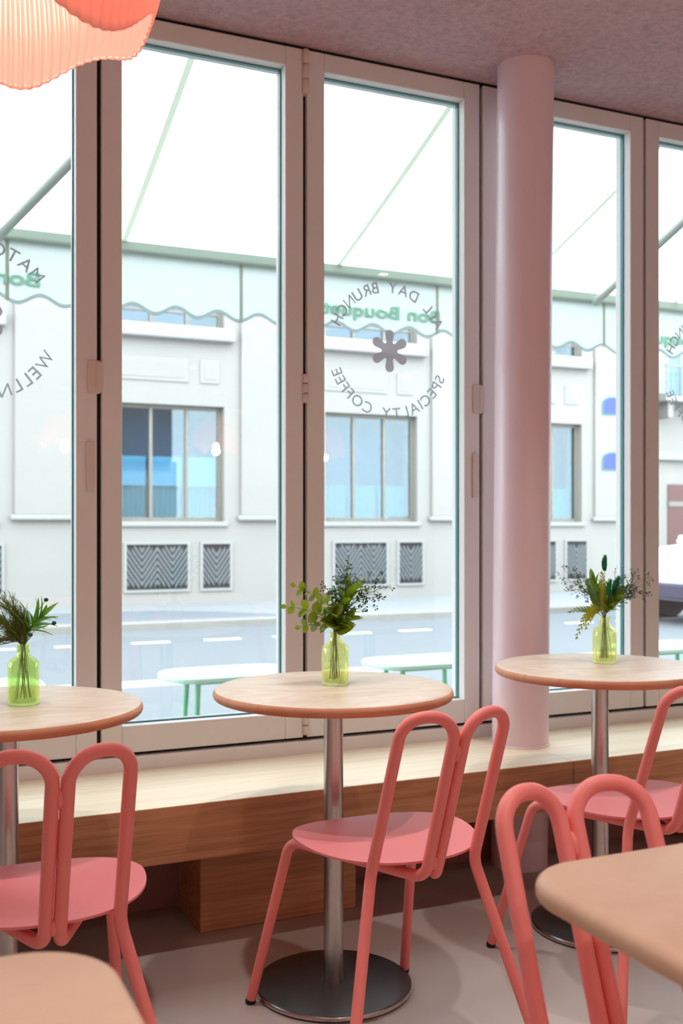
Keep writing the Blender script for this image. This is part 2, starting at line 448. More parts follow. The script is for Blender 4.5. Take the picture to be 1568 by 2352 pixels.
leaf_words = ['westmost folding window leaf', 'second folding window leaf from the west wall', 'folding window leaf with wellness lettering beside the pendant lamp',
              'folding window leaf without lettering behind the left vase', 'folding window leaf with brunch and coffee lettering',
              'folding window leaf half hidden by the pink pillar', 'folding window leaf with lettering at the far end of view', 'eastmost folding window leaf']
SW = .069        # visible width of stile
leaves = []
for i in range(8):
    x0, x1 = WX[i], WX[i + 1]
    g = .0065
    z0, z1 = .4625, ZC - .011
    w = thing('window_%d' % (i + 1), leaf_words[i], None, ((x0 + x1) / 2, YW, .455), kind='structure')
    leaves.append(w)
    ox, oy, oz = w.location
    def wb(name, lo, hi, m, bevel=0., seg=1):
        lo = (lo[0] - ox, lo[1] - oy, lo[2] - oz); hi = (hi[0] - ox, hi[1] - oy, hi[2] - oz)
        return box(name, lo, hi, m, w, bevel, seg)
    wb('stile', (x0 + g, YW, z0), (x0 + SW, 3.245, z1), 'frame', .0035, 2)
    wb('stile', (x1 - SW, YW, z0), (x1 - g, 3.245, z1), 'frame', .0035, 2)
    wb('rail', (x0 + SW, YW + .0004, z0), (x1 - SW, 3.245, .545), 'frame', .0035, 2)
    wb('rail', (x0 + SW, YW + .0004, 2.645), (x1 - SW, 3.245, z1), 'frame', .0035, 2)
    # teal glazing spacer seen round the pane
    b4 = bmesh.new(); s = .004
    X0, X1, Z0, Z1 = x0 + SW, x1 - SW, .545, 2.645
    for lo, hi in (((X0, 3.196, Z0), (X0 + s, 3.212, Z1)), ((X1 - s, 3.196, Z0), (X1, 3.212, Z1)),
                   ((X0 + s, 3.196, Z0), (X1 - s, 3.212, Z0 + s)), ((X0 + s, 3.196, Z1 - s), (X1 - s, 3.212, Z1))):
        add_box(b4, (lo[0] - ox, lo[1] - oy, lo[2] - oz), (hi[0] - ox, hi[1] - oy, hi[2] - oz))
    mesh_obj('glazing_spacer', b4, 'spacer', w)
    wb('pane', (X0 + .001, 3.200, Z0 + .001), (X1 - .001, 3.206, Z1 - .001), 'pane')
    wb('seal', (x1 - .0085, 3.176, z0), (x1 + .0085, 3.24, z1), 'gap')
    if i == 5: continue
    if i % 2 == 1:      # hinge joint with the next leaf: three barrel hinges
        for zc, n in ((2.632, 3), (1.600, 3), (.503, 2)):
            for k in range(n):
                hh = .046 if zc > 2 else .029
                zz = zc + (k - (n - 1) / 2) * (hh + .003)
                bh = bmesh.new()
                add_lathe(bh, [(0.0095, -hh / 2), (.0112, -hh / 2 + .002), (.0112, hh / 2 - .002), (.0095, hh / 2)], 16)
                o = mesh_obj('hinge', bh, 'hinge', w, True, (x1 - ox, YW - .004 - oy, zz - oz)); auto_smooth(o)
                if True:
                    wb('hinge_plate', (x1 - .0075, YW + .003, zz - hh / 2), (x1 + .0075, YW + .016, zz + hh / 2), 'hinge')
    else:               # opening joint: latch plate and flat pull handle
        b5 = bmesh.new(); extrude_outline(b5, rrect(-.020, -.05, .020, .05, .008), 0, .007, .002)
        o = mesh_obj('latch_plate', b5, 'hinge', w, False, (x1 - .016 - ox, YW - oy, 1.598 - oz)); o.rotation_euler = (PI / 2, 0, 0)
        wb('latch_cover', (x1 - .012, YW - .010, 1.552), (x1 + .008, YW + .006, 1.644), 'hinge', .002)
        b5 = bmesh.new(); extrude_outline(b5, rrect(-.010, -.077, .010, .077, .004), 0, .014, .003)
        o = mesh_obj('pull_handle', b5, 'hinge', w, False, (x1 - .028 - ox, YW - oy, 1.327 - oz)); o.rotation_euler = (PI / 2, 0, 0)

# pillar: stands through the bench, leans a touch
pb = bmesh.new()
cx, cy = 2.017, 3.003
lean = Vector((.020, -.009, 0))
rings = []
for z in (0, ZC):
    o_ = lean * (z / ZC)
    rings.append([pb.verts.new((cx + o_.x + .0955 * math.cos(2 * PI * k / 64), cy + o_.y + .0955 * math.sin(2 * PI * k / 64), z)) for k in range(64)])
for k in range(64): pb.faces.new([rings[0][k], rings[0][(k + 1) % 64], rings[1][(k + 1) % 64], rings[1][k]])
pb.faces.new(rings[0]); pb.faces.new(rings[1])
pillar = struct(mesh_obj('pillar', pb, 'pillar', None, True), 'round pale pink pillar standing through the wooden bench'); auto_smooth(pillar)
lathe('base_seal', [(.0950, 0), (.1005, 0), (.1005, .003), (.0965, .006), (.0950, .006)], 'seal', pillar, 48, (cx + .003, cy - .001, .41), cap=False)

# ------------------------------------------------------------------ bench along the windows
bench = thing('window_bench', 'long oak bench running below the windows', 'bench', (1.3, 2.93, 0))
def bb(name, lo, hi, m, bevel=.002):
    return box(name, (lo[0] - 1.3, lo[1] - 2.93, lo[2]), (hi[0] - 1.3, hi[1] - 2.93, hi[2]), m, bench, bevel)
for a, b in ((-1.4, 2.02), (2.022, 4.17)):
    bb('seat_board', (a, 2.7095, .384), (b, 3.152, .41), 'oak', .001)
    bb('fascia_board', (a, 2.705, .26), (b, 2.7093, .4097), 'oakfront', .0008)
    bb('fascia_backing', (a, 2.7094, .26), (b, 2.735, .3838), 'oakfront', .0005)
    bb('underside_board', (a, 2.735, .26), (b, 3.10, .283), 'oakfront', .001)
for a, b in ((-1.05, -.56), (.849, 1.335), (2.75, 3.236)):
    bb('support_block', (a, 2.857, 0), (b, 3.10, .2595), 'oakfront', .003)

# ------------------------------------------------------------------ tables
def pedestal(t, h, R, r_pole=.0245):
    lathe('base', [(0, .002), (R - .004, .002), (R, .006), (R, .012), (R - .003, .0155), (R - .03, .0165), (0, .0175)], 'darksteel', t, 72)
    lathe('base_rim', [(R - .001, .003), (R + .0015, .005), (R + .0015, .011), (R - .001, .014)], 'steel', t, 72, cap=False)
    lathe('base_gasket', [(0, 0), (R - .012, 0), (R - .012, .0025), (0, .0025)], 'black', t, 48)
    lathe('pole', [(r_pole, .017), (r_pole, h)], 'steel', t, 40)

def round_table(x, y, label, R=.30, zt=.75, th=.026):
    t = thing('round_table', label, 'table', (x, y, 0), group='round stone tables along the bench')
    rr = th / 2
    prof = [(0, zt - th)] + [(R - rr + rr * math.sin(a), zt - th + rr - rr * math.cos(a)) for a in [PI * k / 10 for k in range(11)]] + [(0, zt)]
    n0 = 8
    lathe('table_top', prof[n0 + 1:], 'stone', t, 96, cap=False)
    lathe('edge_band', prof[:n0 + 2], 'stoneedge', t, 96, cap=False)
    lathe('mount_plate', [(0, zt - th - .008), (.09, zt - th - .008), (.09, zt - th), (0, zt - th)], 'darksteel', t, 32)
    pedestal(t, zt - th - .004, .195)
    return t
round_table(.28, 2.45, 'round stone table holding the lime green vase')
round_table(1.055, 2.392, 'round stone table between lime vase table and pillar table, whole top in view')
round_table(1.915, 2.44, 'round stone table in front of the pink pillar')

def corner_table(cx, cy, w, d, label):
    t = thing('rounded_square_table', label, 'table', (cx, cy, 0), group='peach tables with rounded corners')
    bm = bmesh.new(); extrude_outline(bm, rrect(-w / 2, -d / 2, w / 2, d / 2, .085, 12), .722, .75, .0125, 5)
    o = mesh_obj('table_top', bm, 'tabletop', t, True); auto_smooth(o, 35)
    lathe('mount_plate', [(0, .714), (.12, .714), (.12, .722), (0, .722)], 'darksteel', t, 32)
    pedestal(t, .718, .21, .03)
    return t
corner_table(.684 + .65, 1.045 - .35, 1.3, .7, 'peach rounded table hiding part of the coral chair tucked under it')
corner_table(.208 - .65, 1.035 - .35, 1.3, .7, 'peach rounded table at the lower left corner of the photo')

# ------------------------------------------------------------------ chairs
def chair_tube(s):
    P = [(.2335 * s, -.264, .008), (.1225 * s, -.148, .4415), (.1195 * s, -.2815, .7835), (.0126 * s, -.3095, .7835),
         (.0126 * s, -.178, .428), (.163 * s, .190, .424), (.2101 * s, .3258, .008)]
    return fillet(P, [0, .07, .0525, .0525, .045, .05, 0], 12)

def make_chair():
    t = thing('bent_tube_chair', 'x', 'chair', group='coral bent tube chairs')
    for s in (-1, 1):
        sweep('frame_tube', chair_tube(s), .0122, 'coral', t, 18)
    for s in (-1, 1):
        for (x, y, x2, y2) in ((.2335 * s, -.264, .1225 * s, -.148), (.2101 * s, .3258, .163 * s, .190)):
            d = Vector((x2 - x, y2 - y, .42)).normalized()
            a = Vector((x, y, .008)) - d * .006
            sweep('foot_cap', [a, a + d * .011], .0127, 'black', t, 16)
    # welds between the two middle tubes
    def on_mid(z):
        k = (z - .428) / (.7835 - .428); return Vector((0, -.178 - k * (.3095 - .178), z))
    for z0, z1 in ((.688, .724), (.447, .478)):
        bm = bmesh.new()
        b2 = bmesh.new(); bmesh.ops.create_uvsphere(b2, u_segments=14, v_segments=10, radius=1)
        d = (on_mid(z1) - on_mid(z0)); L = d.length; mid = (on_mid(z0) + on_mid(z1)) / 2
        rot = d.to_track_quat('Z', 'Y').to_matrix().to_4x4()
        merge(bm, b2, Matrix.Translation(mid) @ rot @ Matrix.Diagonal((.0085, .0118, L / 2, 1)))
        mesh_obj('weld', bm, 'coral', t, True)
    # dished seat: rounded outline, sides swept up
    bm = bmesh.new(); N, R = 72, 14
    def outline(a):
        c, s = math.cos(a), math.sin(a); e = 2 / 2.35
        x = .203 * math.copysign(abs(c) ** e, c)
        y = math.copysign(abs(s) ** e, s)
        y = y * .203 + .034
        x *= 1 + .06 * (y / .2) if y < .05 else 1.015 - .10 * max(0, (y - .05)) / .17
        return x, y
    def zt(x, y):
        return .452 + .016 * (abs(x) / .2) ** 2.2 + .010 * max(0, (-y - .02) / .15) ** 2 - .005 * max(0, (y - .06) / .16) ** 2
    top, bot = [], []
    ct = bm.verts.new((0, .03, zt(0, .03))); cb = bm.verts.new((0, .03, zt(0, .03) - .005))
    for i in range(1, R + 1):
        f = i / R; A, B = [], []
        for k in range(N):
            x, y = outline(2 * PI * k / N); x *= f; y = .03 + (y - .03) * f
            z = zt(x, y)
            A.append(bm.verts.new((x, y, z))); B.append(bm.verts.new((x, y, z - .005)))
        top.append(A); bot.append(B)
    for k in range(N):
        k2 = (k + 1) % N
        bm.faces.new([ct, top[0][k], top[0][k2]]); bm.faces.new([cb, bot[0][k2], bot[0][k]])
        for i in range(R - 1):
            bm.faces.new([top[i][k], top[i + 1][k], top[i + 1][k2], top[i][k2]])
            bm.faces.new([bot[i][k2], bot[i + 1][k2], bot[i + 1][k], bot[i][k]])
        bm.faces.new([top[-1][k], bot[-1][k], bot[-1][k2], top[-1][k2]])
    o = mesh_obj('seat', bm, 'seat', t, True); auto_smooth(o, 50)
    for s in (-1, 1):
        for y in (.02, -.1):
            xx = .0141 + (.163 - .0141) * (y + .178) / .368
            lathe('seat_screw', [(.006, -.012), (.006, .012)], 'black', t, 12, (xx * s, y, .44))
    return t
chair0 = make_chair()
chair0['label'] = 'coral tube chair at the middle round table, back turned beside the table pole'
chair0.location = (1.0505, 2.0683, 0); chair0.rotation_euler.z = .0111
for loc, rz, lab in (((.2912, 2.0334, 0), -.0318, 'coral tube chair at the lime vase table, lower left'),
                     ((1.7511, 2.1113, 0), -.0255, 'coral tube chair at the pillar table, cut by the right edge'),
                     ((.8906, .9243, 0), 3.1146, 'coral tube chair tucked under the peach table, facing the camera')):
    c = copy_tree(chair0); c.location = loc; c.rotation_euler.z = rz; c['label'] = lab

# ------------------------------------------------------------------ vases and stems
def vase(x, y, m, label, k=1.0):
    t = thing('bottle_vase', label, 'vase', (x, y, .75), group='coloured glass bottle vases')
    H, R = .135 * k, .0348 * k
    outer = [(0, .0005), (R - .004, .0005), (R, .004), (R, .070), (R, .086), (R * .985, .092), (R * .92, .098), (R * .78, .103),
             (R * .60, .107), (R * .47, .1115), (R * .41, .118), (R * .405, H - .010), (R * .44, H - .005), (R * .53, H - .0025), (R * .53, H)]
    w = .0025
    inner = [(R * .42, H), (R * .35, H - .006), (R * .335, .118), (R * .39, .1095), (R * .53, .1045), (R * .71, .1000), (R * .86, .0950), (R - w - .001, .0895), (R - w, .084),
             (R - w, .010), (R - w - .003, .0075), (0, .0085)]
    bm = bmesh.new(); add_lathe(bm, outer + inner, 48, cap=False)
    o = mesh_obj('glass_body', bm, m, t, True); auto_smooth(o, 60)
    lathe('water', [(0, .0088), (R - w - .003, .0088), (R - w - .0006, .011), (R - w - .0006, .040 * k), (0, .040 * k)], 'water', t, 40)
    return t
V = [(.314, 2.446), (1.076, 2.428), (1.969, 2.487)]
vase(*V[0], 'vase_g', 'lime green glass bottle vase with feathery stems', 1.0)
vase(*V[1], 'vase_y', 'yellow green glass bottle vase holding eucalyptus', 1.0)
vase(*V[2], 'vase_y', 'yellow green glass bottle vase in front of the pillar, holding fern and bunny tails', 1.0)

def leaf_mesh(name, L, W, m, curl=.25, fold=.18, tip=1.0, n=7, base=.08):
    bm = bmesh.new(); rows = []
    for i in range(n + 1):
        u = i / n
        w = W * .5 * (math.sin(PI * u ** tip) ** .8 if 0 < u < 1 else 0) + (base * W * (1 - u) if u < .3 else 0)
        z = -curl * L * u * u
        rows.append([bm.verts.new((-w, u * L, z + fold * w)), bm.verts.new((0, u * L, z)), bm.verts.new((w, u * L, z + fold * w))])
    for a, b in zip(rows[:-1], rows[1:]):
        for k in range(2): bm.faces.new([a[k], a[k + 1], b[k + 1], b[k]])
    me = bpy.data.meshes.new(name); bm.to_mesh(me); bm.free()
    for p in me.polygons: p.use_smooth = True
    me.materials.append(M[m]); return me

LM = {'euc': leaf_mesh('leaf', .034, .027, 'euc', .12, .2, .9), 'euc2': leaf_mesh('leaf', .030, .021, 'euc2', .12, .2, .9),
      'bigeuc': leaf_mesh('leaf', .046, .044, 'euc', .10, .15, .85), 'lance': leaf_mesh('leaf', .064, .018, 'lance', .3, .3, .75),
      'lanceg': leaf_mesh('leaf', .070, .0135, 'lanceg', .3, .35, .75), 'lances': leaf_mesh('leaf', .046, .017, 'lance', .25, .3, .8),
      'fern': leaf_mesh('leaf', .023, .0085, 'fern', .2, .2, .8), 'fern2': leaf_mesh('leaf', .027, .0085, 'fern2', .2, .2, .8)}

def bez(p, n=14):
    p = [Vector(q) for q in p]; out = []
    for i in range(n + 1):
        t = i / n
        if len(p) == 3: out.append((1 - t) ** 2 * p[0] + 2 * t * (1 - t) * p[1] + t * t * p[2])
        else: out.append((1 - t) ** 3 * p[0] + 3 * t * (1 - t) ** 2 * p[1] + 3 * t * t * (1 - t) * p[2] + t ** 3 * p[3])
    return out

CAMR = Vector((math.cos(ALPHA), -math.sin(ALPHA), 0)); CAMF = Vector((math.sin(ALPHA), math.cos(ALPHA), 0))
def S(v, du, dz, df=0.):
    """a point beside vase v: du to the side, df away, dz above the table top (metres)"""
    return CAMR * du + CAMF * df + Vector((0, 0, dz))

def put_leaf(parent, me, at, direc, up, s=1.0):
    o = bpy.data.objects.new('leaf', me); C.objects.link(o); o.parent = parent
    y = Vector(direc).normalized(); x = y.cross(Vector(up))
    if x.length < 1e-4: x = y.orthogonal()
    x.normalize(); z = x.cross(y)
    o.matrix_local = Matrix.Translation(at) @ Matrix((x, y, z)).transposed().to_4x4() @ Matrix.Scale(s, 4)
    return o

def stem_path(v, tip, bend=.35, foot=None, rnd=None):
    """stem from the bottom of vase v, through its neck, to the tip"""
    r = rnd or random
    foot = foot if foot is not None else (r.uniform(-.018, .018), r.uniform(-.012, .012))
    a = Vector((foot[0], foot[1], .014)); neck = Vector((r.uniform(-.004, .004), r.uniform(-.004, .004), .128))
    low = bez([a, (a + neck) / 2 + Vector((r.uniform(-.006, .006), 0, .01)), neck], 6)
    d = (neck - a).normalized()
    hi = bez([neck, neck + d * (Vector(tip) - neck).length * bend, tip], 12)
    return low[:-1] + hi

def new_stem(name, label, vi, group):
    return thing(name, label, 'plant stem', (V[vi][0], V[vi][1], .75), group=group)

def eucalyptus(vi, tip, label, seed, n=6, big=False, start=.45):
    r = random.Random(seed); t = new_stem('eucalyptus_sprig', label, vi, 'eucalyptus sprigs in the middle vase')
    p = stem_path(vi, tip, .45, rnd=r)
    sweep('stem', p, [.0012 - .0007 * i / len(p) for i in range(len(p))], 'stem', t, 6)
    hi = p[6:]
    for k in range(n):
        f = start + (1 - start) * k / max(1, n - 1); i = min(len(hi) - 2, int(f * (len(hi) - 1)))
        q = hi[i]; d = (hi[i + 1] - hi[i]).normalized()
        for s in (-1, 1):
            side = d.cross(Vector((r.uniform(-.5, .5), r.uniform(-.5, .5), 1))).normalized() * s
            if k % 2: side = d.cross(side).normalized()
            direc = d * r.uniform(.3, .8) + side
            nm = 'bigeuc' if (big and k < n - 2) else ('euc' if r.random() < .68 else 'euc2')
            put_leaf(t, LM[nm], q, direc, -CAMF + Vector((r.uniform(-.6, .6), r.uniform(-.6, .6), .8)), (1.05 - .5 * k / n) * r.uniform(.85, 1.1))
    put_leaf(t, LM['euc'], hi[-1], (hi[-1] - hi[-2]), -CAMF, .45)
    return t

def lance_sprig(vi, tip, label, seed, me, n=16, spread=.9, group='leafy sprigs', start=.35, s=1.0):
    r = random.Random(seed); t = new_stem('leafy_sprig', label, vi, group)
    p = stem_path(vi, tip, .4, rnd=r)
    sweep('stem', p, [.0013 - .0006 * i / len(p) for i in range(len(p))], 'stem', t, 6)
    hi = p[6:]
    for k in range(n):
        f = start + (1 - start) * k / (n - 1); x = f * (len(hi) - 1); i = min(len(hi) - 2, int(x))
        q = hi[i].lerp(hi[i + 1], x - i); d = (hi[i + 1] - hi[i]).normalized()
        ph = k * 2.4 + r.uniform(-.3, .3); o1 = d.orthogonal().normalized(); o2 = d.cross(o1)
        side = o1 * math.cos(ph) + o2 * math.sin(ph)
        wgt = spread * (1.25 - .9 * k / n)
        put_leaf(t, LM[me], q, d + side * wgt, d * .8 - side * .2 + Vector((0, 0, .3)), s * r.uniform(.75, 1.08))
    return t

def spray(vi, tip, label, seed, rad=.05, n=34, group='fine sprays', bud=.0021, m='gyp', fan=None):
    """baby's breath: a fan of hair-thin stems with tiny buds"""
    r = random.Random(seed); t = new_stem('fine_bud_spray', label, vi, group)
    p = stem_path(vi, tip, .4, rnd=r)
    sweep('stem', p, [.0011 - .0006 * i / len(p) for i in range(len(p))], 'darkstem', t, 5)
    hi = p[6:]; bs = bmesh.new(); bb_ = bmesh.new()
    for k in range(int(n * 2.1)):
        i = r.randint(int(len(hi) * .42), len(hi) - 2); q = hi[i]; d = (hi[i + 1] - hi[i]).normalized()
        v = Vector((r.gauss(0, 1), r.gauss(0, 1), r.gauss(0, 1))).normalized()
        e = q + (d * r.uniform(.5, 1.1) + v * .75) * rad * r.uniform(.5, 1.15)
        mid = (q + e) / 2 + d * rad * .12
        add_sweep(bs, bez([q, mid, e], 4), .00035, 4, False)
        for j in range(r.randint(2, 4)):
            c = e + Vector((r.uniform(-1, 1), r.uniform(-1, 1), r.uniform(-1, 1))) * .007
            add_sweep(bs, [mid.lerp(e, .7), c], .0003, 3, False)
            b2 = bmesh.new(); bmesh.ops.create_icosphere(b2, subdivisions=1, radius=bud * r.uniform(.65, 1.2))
            merge(bb_, b2, Matrix.Translation(c))
    tag(mesh_obj('twigs', bs, 'darkstem', t), kind='stuff'); tag(mesh_obj('buds', bb_, m, t, True), kind='stuff')
    return t

def feather(vi, tip, label, seed, n=60, group='feathery sprigs in the lime vase'):
    r = random.Random(seed); t = new_stem('feathery_sprig', label, vi, group)
    p = stem_path(vi, tip, .35, rnd=r)
    sweep('stem', p, [.0011 - .0007 * i / len(p) for i in range(len(p))], 'darkstem', t, 5)
    hi = p[6:]; bs = bmesh.new()
    for k in range(n):
        f = r.uniform(.12, 1); x = f * (len(hi) - 1); i = min(len(hi) - 2, int(x)); q = hi[i].lerp(hi[i + 1], x - i)
        d = (hi[i + 1] - hi[i]).normalized(); v = Vector((r.gauss(0, 1), r.gauss(0, 1), r.gauss(0, 1))).normalized()
        L = r.uniform(.022, .045); e = q + (d * 1.2 + v * .7).normalized() * L
        add_sweep(bs, bez([q, (q + e) / 2 + d * .004, e], 3), [.0008, .0007, .0005, .0002], 4, False)
        for j in range(3):
            g = q.lerp(e, r.uniform(.4, .95)); v2 = Vector((r.gauss(0, 1), r.gauss(0, 1), r.gauss(0, 1))).normalized()
            add_sweep(bs, [g, g + (d + v2 * .8).normalized() * r.uniform(.008, .016)], [.0006, .0002], 3, False)
    tag(mesh_obj('needles', bs, 'feather', t), kind='stuff')
    return t

def button(vi, tip, label, seed, group):
    r = random.Random(seed); t = new_stem('button_flower', label, vi, group)
    p = stem_path(vi, tip, .4, rnd=r)
    sweep('stem', p, .0007, 'darkstem', t, 5)
    bm = bmesh.new(); bmesh.ops.create_icosphere(bm, subdivisions=3, radius=.0052)
    for v in bm.verts: v.co *= 1 + .1 * math.sin(v.co.x * 2600) * math.sin(v.co.y * 2600) * math.sin(v.co.z * 2600); v.co.z *= .85
    mesh_obj('flower_head', bm, 'button', t, True, p[-1]); return t

def bunny(vi, tip, label, seed, L=.042, lean=None):
    r = random.Random(seed); t = new_stem('bunny_tail_grass', label, vi, 'bunny tail grasses in the pillar vase')
    p = stem_path(vi, tip, .5, rnd=r)
    sweep('stem', p, .0006, 'stem', t, 5)
    d = Vector(lean) if lean else (p[-1] - p[-2]); d.normalize()
    bm = bmesh.new()
    prof = [(0, 0), (.0055, .003), (.0078, .012), (.0076, .022), (.0058, .032), (.0028, .039), (0, .042)]
    add_lathe(bm, [(a, b * L / .042) for a, b in prof], 14)
    for v in list(bm.verts):
        v.co.x += .004 * math.sin(v.co.z * 60)
    # soft awns
    for k in range(150):
        z = r.uniform(.003, .040); a = r.uniform(0, 2 * PI); rr = .0068 * math.sin(PI * min(1, z / .042)) + .0006
        q = Vector((rr * math.cos(a) + .004 * math.sin(z * 60), rr * math.sin(a), z * L / .042))
        e = q + Vector((math.cos(a) * .0022, math.sin(a) * .0022, .005))
        add_sweep(bm, [q, e], [.0005, .0001], 3, False)
    o = mesh_obj('seed_head', bm, 'bunny', t, True, p[-1]); o.rotation_euler = d.to_track_quat('Z', 'X').to_euler(); return t

def fern(vi, pts, label, seed, me='fern', n=22, group='fern fronds in the pillar vase', s=1.0):
    r = random.Random(seed); t = new_stem('fern_frond', label, vi, group)
    a = Vector((r.uniform(-.012, .012), r.uniform(-.01, .01), .014)); neck = Vector((0, 0, .128))
    hi = bez([neck, pts[0], pts[1]], 16); p = bez([a, (a + neck) / 2, neck], 5)[:-1] + hi
    sweep('stem', p, [.0011 - .0007 * i / len(p) for i in range(len(p))], 'stem', t, 5)
    for k in range(n):
        f = .22 + .78 * k / (n - 1); x = f * (len(hi) - 1); i = min(len(hi) - 2, int(x)); q = hi[i].lerp(hi[i + 1], x - i)
        d = (hi[i + 1] - hi[i]).normalized(); side = d.cross(CAMF).normalized() * (1 if k % 2 else -1)
        put_leaf(t, LM[me], q, d * 1.0 + side * .75, -CAMF + side * .2, s * (1.15 - .75 * (k / n) ** 1.5) * r.uniform(.85, 1.1))
    put_leaf(t, LM[me], hi[-1], hi[-1] - hi[-2], -CAMF, .5)
    return t

# pixel-free sizes: 1 m is about 920 px at the middle table
def m1(px, py, k): return (px / k, -py / k)
# middle vase (k = 920 px per metre, origin at the vase foot)
def U(vi, k, dx, dy, df=0.): return S(V[vi], dx / k, dy / k, df)
k1 = 905.
eucalyptus(1, U(1, k1, -92, 225, .01), 'highest eucalyptus sprig arching to the left in the middle vase', 1, 9, start=.35)
eucalyptus(1, U(1, k1, -112, 180, -.02), 'lowest-reaching thin eucalyptus sprig pointing left over the window joint', 2, 6, start=.5)
eucalyptus(1, U(1, k1, -80, 132, .0), 'short eucalyptus sprig drooping left just above the middle vase neck', 3, 6)
eucalyptus(1, U(1, k1, -18, 190, -.03), 'broad bright eucalyptus sprig at the heart of the middle bouquet', 4, 7, True, .10)
lance_sprig(1, U(1, k1, 38, 215, -.01), 'olive lance-leaved sprig on the right of the middle bouquet', 5, 'lance', 22, .95, 'leafy sprigs in the middle vase', .10, 1.12)
lance_sprig(1, U(1, k1, 34, 155, -.03), 'short lance-leaved sprig low on the right of the middle bouquet', 6, 'lances', 16, 1.0, 'leafy sprigs in the middle vase', .08)
spray(1, U(1, k1, 26, 252, .03), 'dense fine bud spray topping the middle bouquet', 7, .046, 46, 'fine sprays in the middle vase', .0018)
spray(1, U(1, k1, 84, 215, .02), 'airy bud spray reaching right out of the middle bouquet', 8, .052, 34, 'fine sprays in the middle vase', .0024)
spray(1, U(1, k1, -8, 215, .03), 'small bud spray behind the eucalyptus of the middle bouquet', 9, .035, 20, 'fine sprays in the middle vase', .0022)
button(1, U(1, k1, 14, 236, -.01), 'higher green button flower in the middle bouquet', 10, 'button flowers in the middle vase')
button(1, U(1, k1, -2, 216, -.01), 'lower green button flower in the middle bouquet', 11, 'button flowers in the middle vase')
# lime vase
k0 = 1010.
for j, (dx, dy, df, lab) in enumerate([(-42, 235, .0, 'tallest feathery sprig in the lime vase'), (-16, 228, -.02, 'upright feathery sprig curling right in the lime vase'),
                                       (-62, 190, .01, 'feathery sprig leaning to the frame edge in the lime vase'), (-58, 150, -.02, 'low feathery sprig sweeping left in the lime vase'),
                                       (-34, 192, -.03, 'short dense feathery sprig in the lime vase'), (-2, 190, .0, 'feathery sprig beside the lance leaves in the lime vase')]):
    feather(0, U(0, k0, dx, dy, df), lab, 20 + j, 100)
lance_sprig(0, U(0, k0, 42, 200, -.01), 'bright green long-leaved tuft in the lime vase', 30, 'lanceg', 20, .85, 'leafy sprigs in the lime vase', .5, .9)
button(0, U(0, k0, 49, 238, .01), 'highest button flower over the lime vase', 31, 'button flowers in the lime vase')
button(0, U(0, k0, 70, 186, .0), 'button flower leaning far right of the lime vase', 32, 'button flowers in the lime vase')
button(0, U(0, k0, 25, 162, -.03), 'button flower tucked low among the lime vase leaves', 33, 'button flowers in the lime vase')
# pillar vase
k2 = 790.
bunny(2, U(2, k2, 0, 212, .0), 'lone bunny tail standing highest in the pillar vase', 40, .050, (.1, 0, 1))
bunny(2, U(2, k2, 6, 152, -.02), 'upright bunny tail in the middle of the pillar bouquet', 41, .056, (.1, -.05, 1))
bunny(2, U(2, k2, 20, 164, .0), 'slanting bunny tail on the right of the pillar bouquet', 42, .052, (.45, -.1, 1))
fern(2, (U(2, k2, -25, 160), U(2, k2, -66, 62, -.01)), 'yellow fern frond drooping farthest left from the pillar vase', 43, 'fern', 24)
fern(2, (U(2, k2, -18, 155), U(2, k2, -48, 86, -.03)), 'yellow fern frond drooping close to the pillar vase neck', 44, 'fern', 20)
fern(2, (U(2, k2, -30, 135), U(2, k2, -74, 118, .02)), 'thin pale frond reaching left from the pillar vase', 45, 'fern2', 18, s=.7)
fern(2, (U(2, k2, -4, 150), U(2, k2, -10, 206, -.02)), 'upright ochre frond in the pillar vase', 46, 'fern', 24)
fern(2, (U(2, k2, -14, 150), U(2, k2, -40, 190, -.01)), 'mid green frond leaning left in the pillar vase', 47, 'fern2', 24, s=1.2)
fern(2, (U(2, k2, 12, 150), U(2, k2, 42, 172, .01)), 'mid green frond leaning right in the pillar vase', 48, 'fern2', 22, s=1.2)
lance_sprig(2, U(2, k2, -22, 190, .02), 'olive leafy sprig at the back of the pillar bouquet', 49, 'lances', 14, .7, 'leafy sprigs in the pillar vase', .4)
lance_sprig(2, U(2, k2, 30, 150, -.02), 'grey olive leafy sprig low on the right of the pillar bouquet', 50, 'lances', 12, .8, 'leafy sprigs in the pillar vase', .3)
spray(2, U(2, k2, -72, 186, .01), 'airy bud spray reaching left out of the pillar vase', 51, .05, 34, 'fine sprays in the pillar vase', .0019)
spray(2, U(2, k2, 66, 172, .0), 'dense bud spray reaching right out of the pillar vase', 52, .055, 46, 'fine sprays in the pillar vase', .0021)
spray(2, U(2, k2, 40, 182, .03), 'bud spray behind the slanting bunny tail in the pillar vase', 53, .045, 26, 'fine sprays in the pillar vase', .0019)

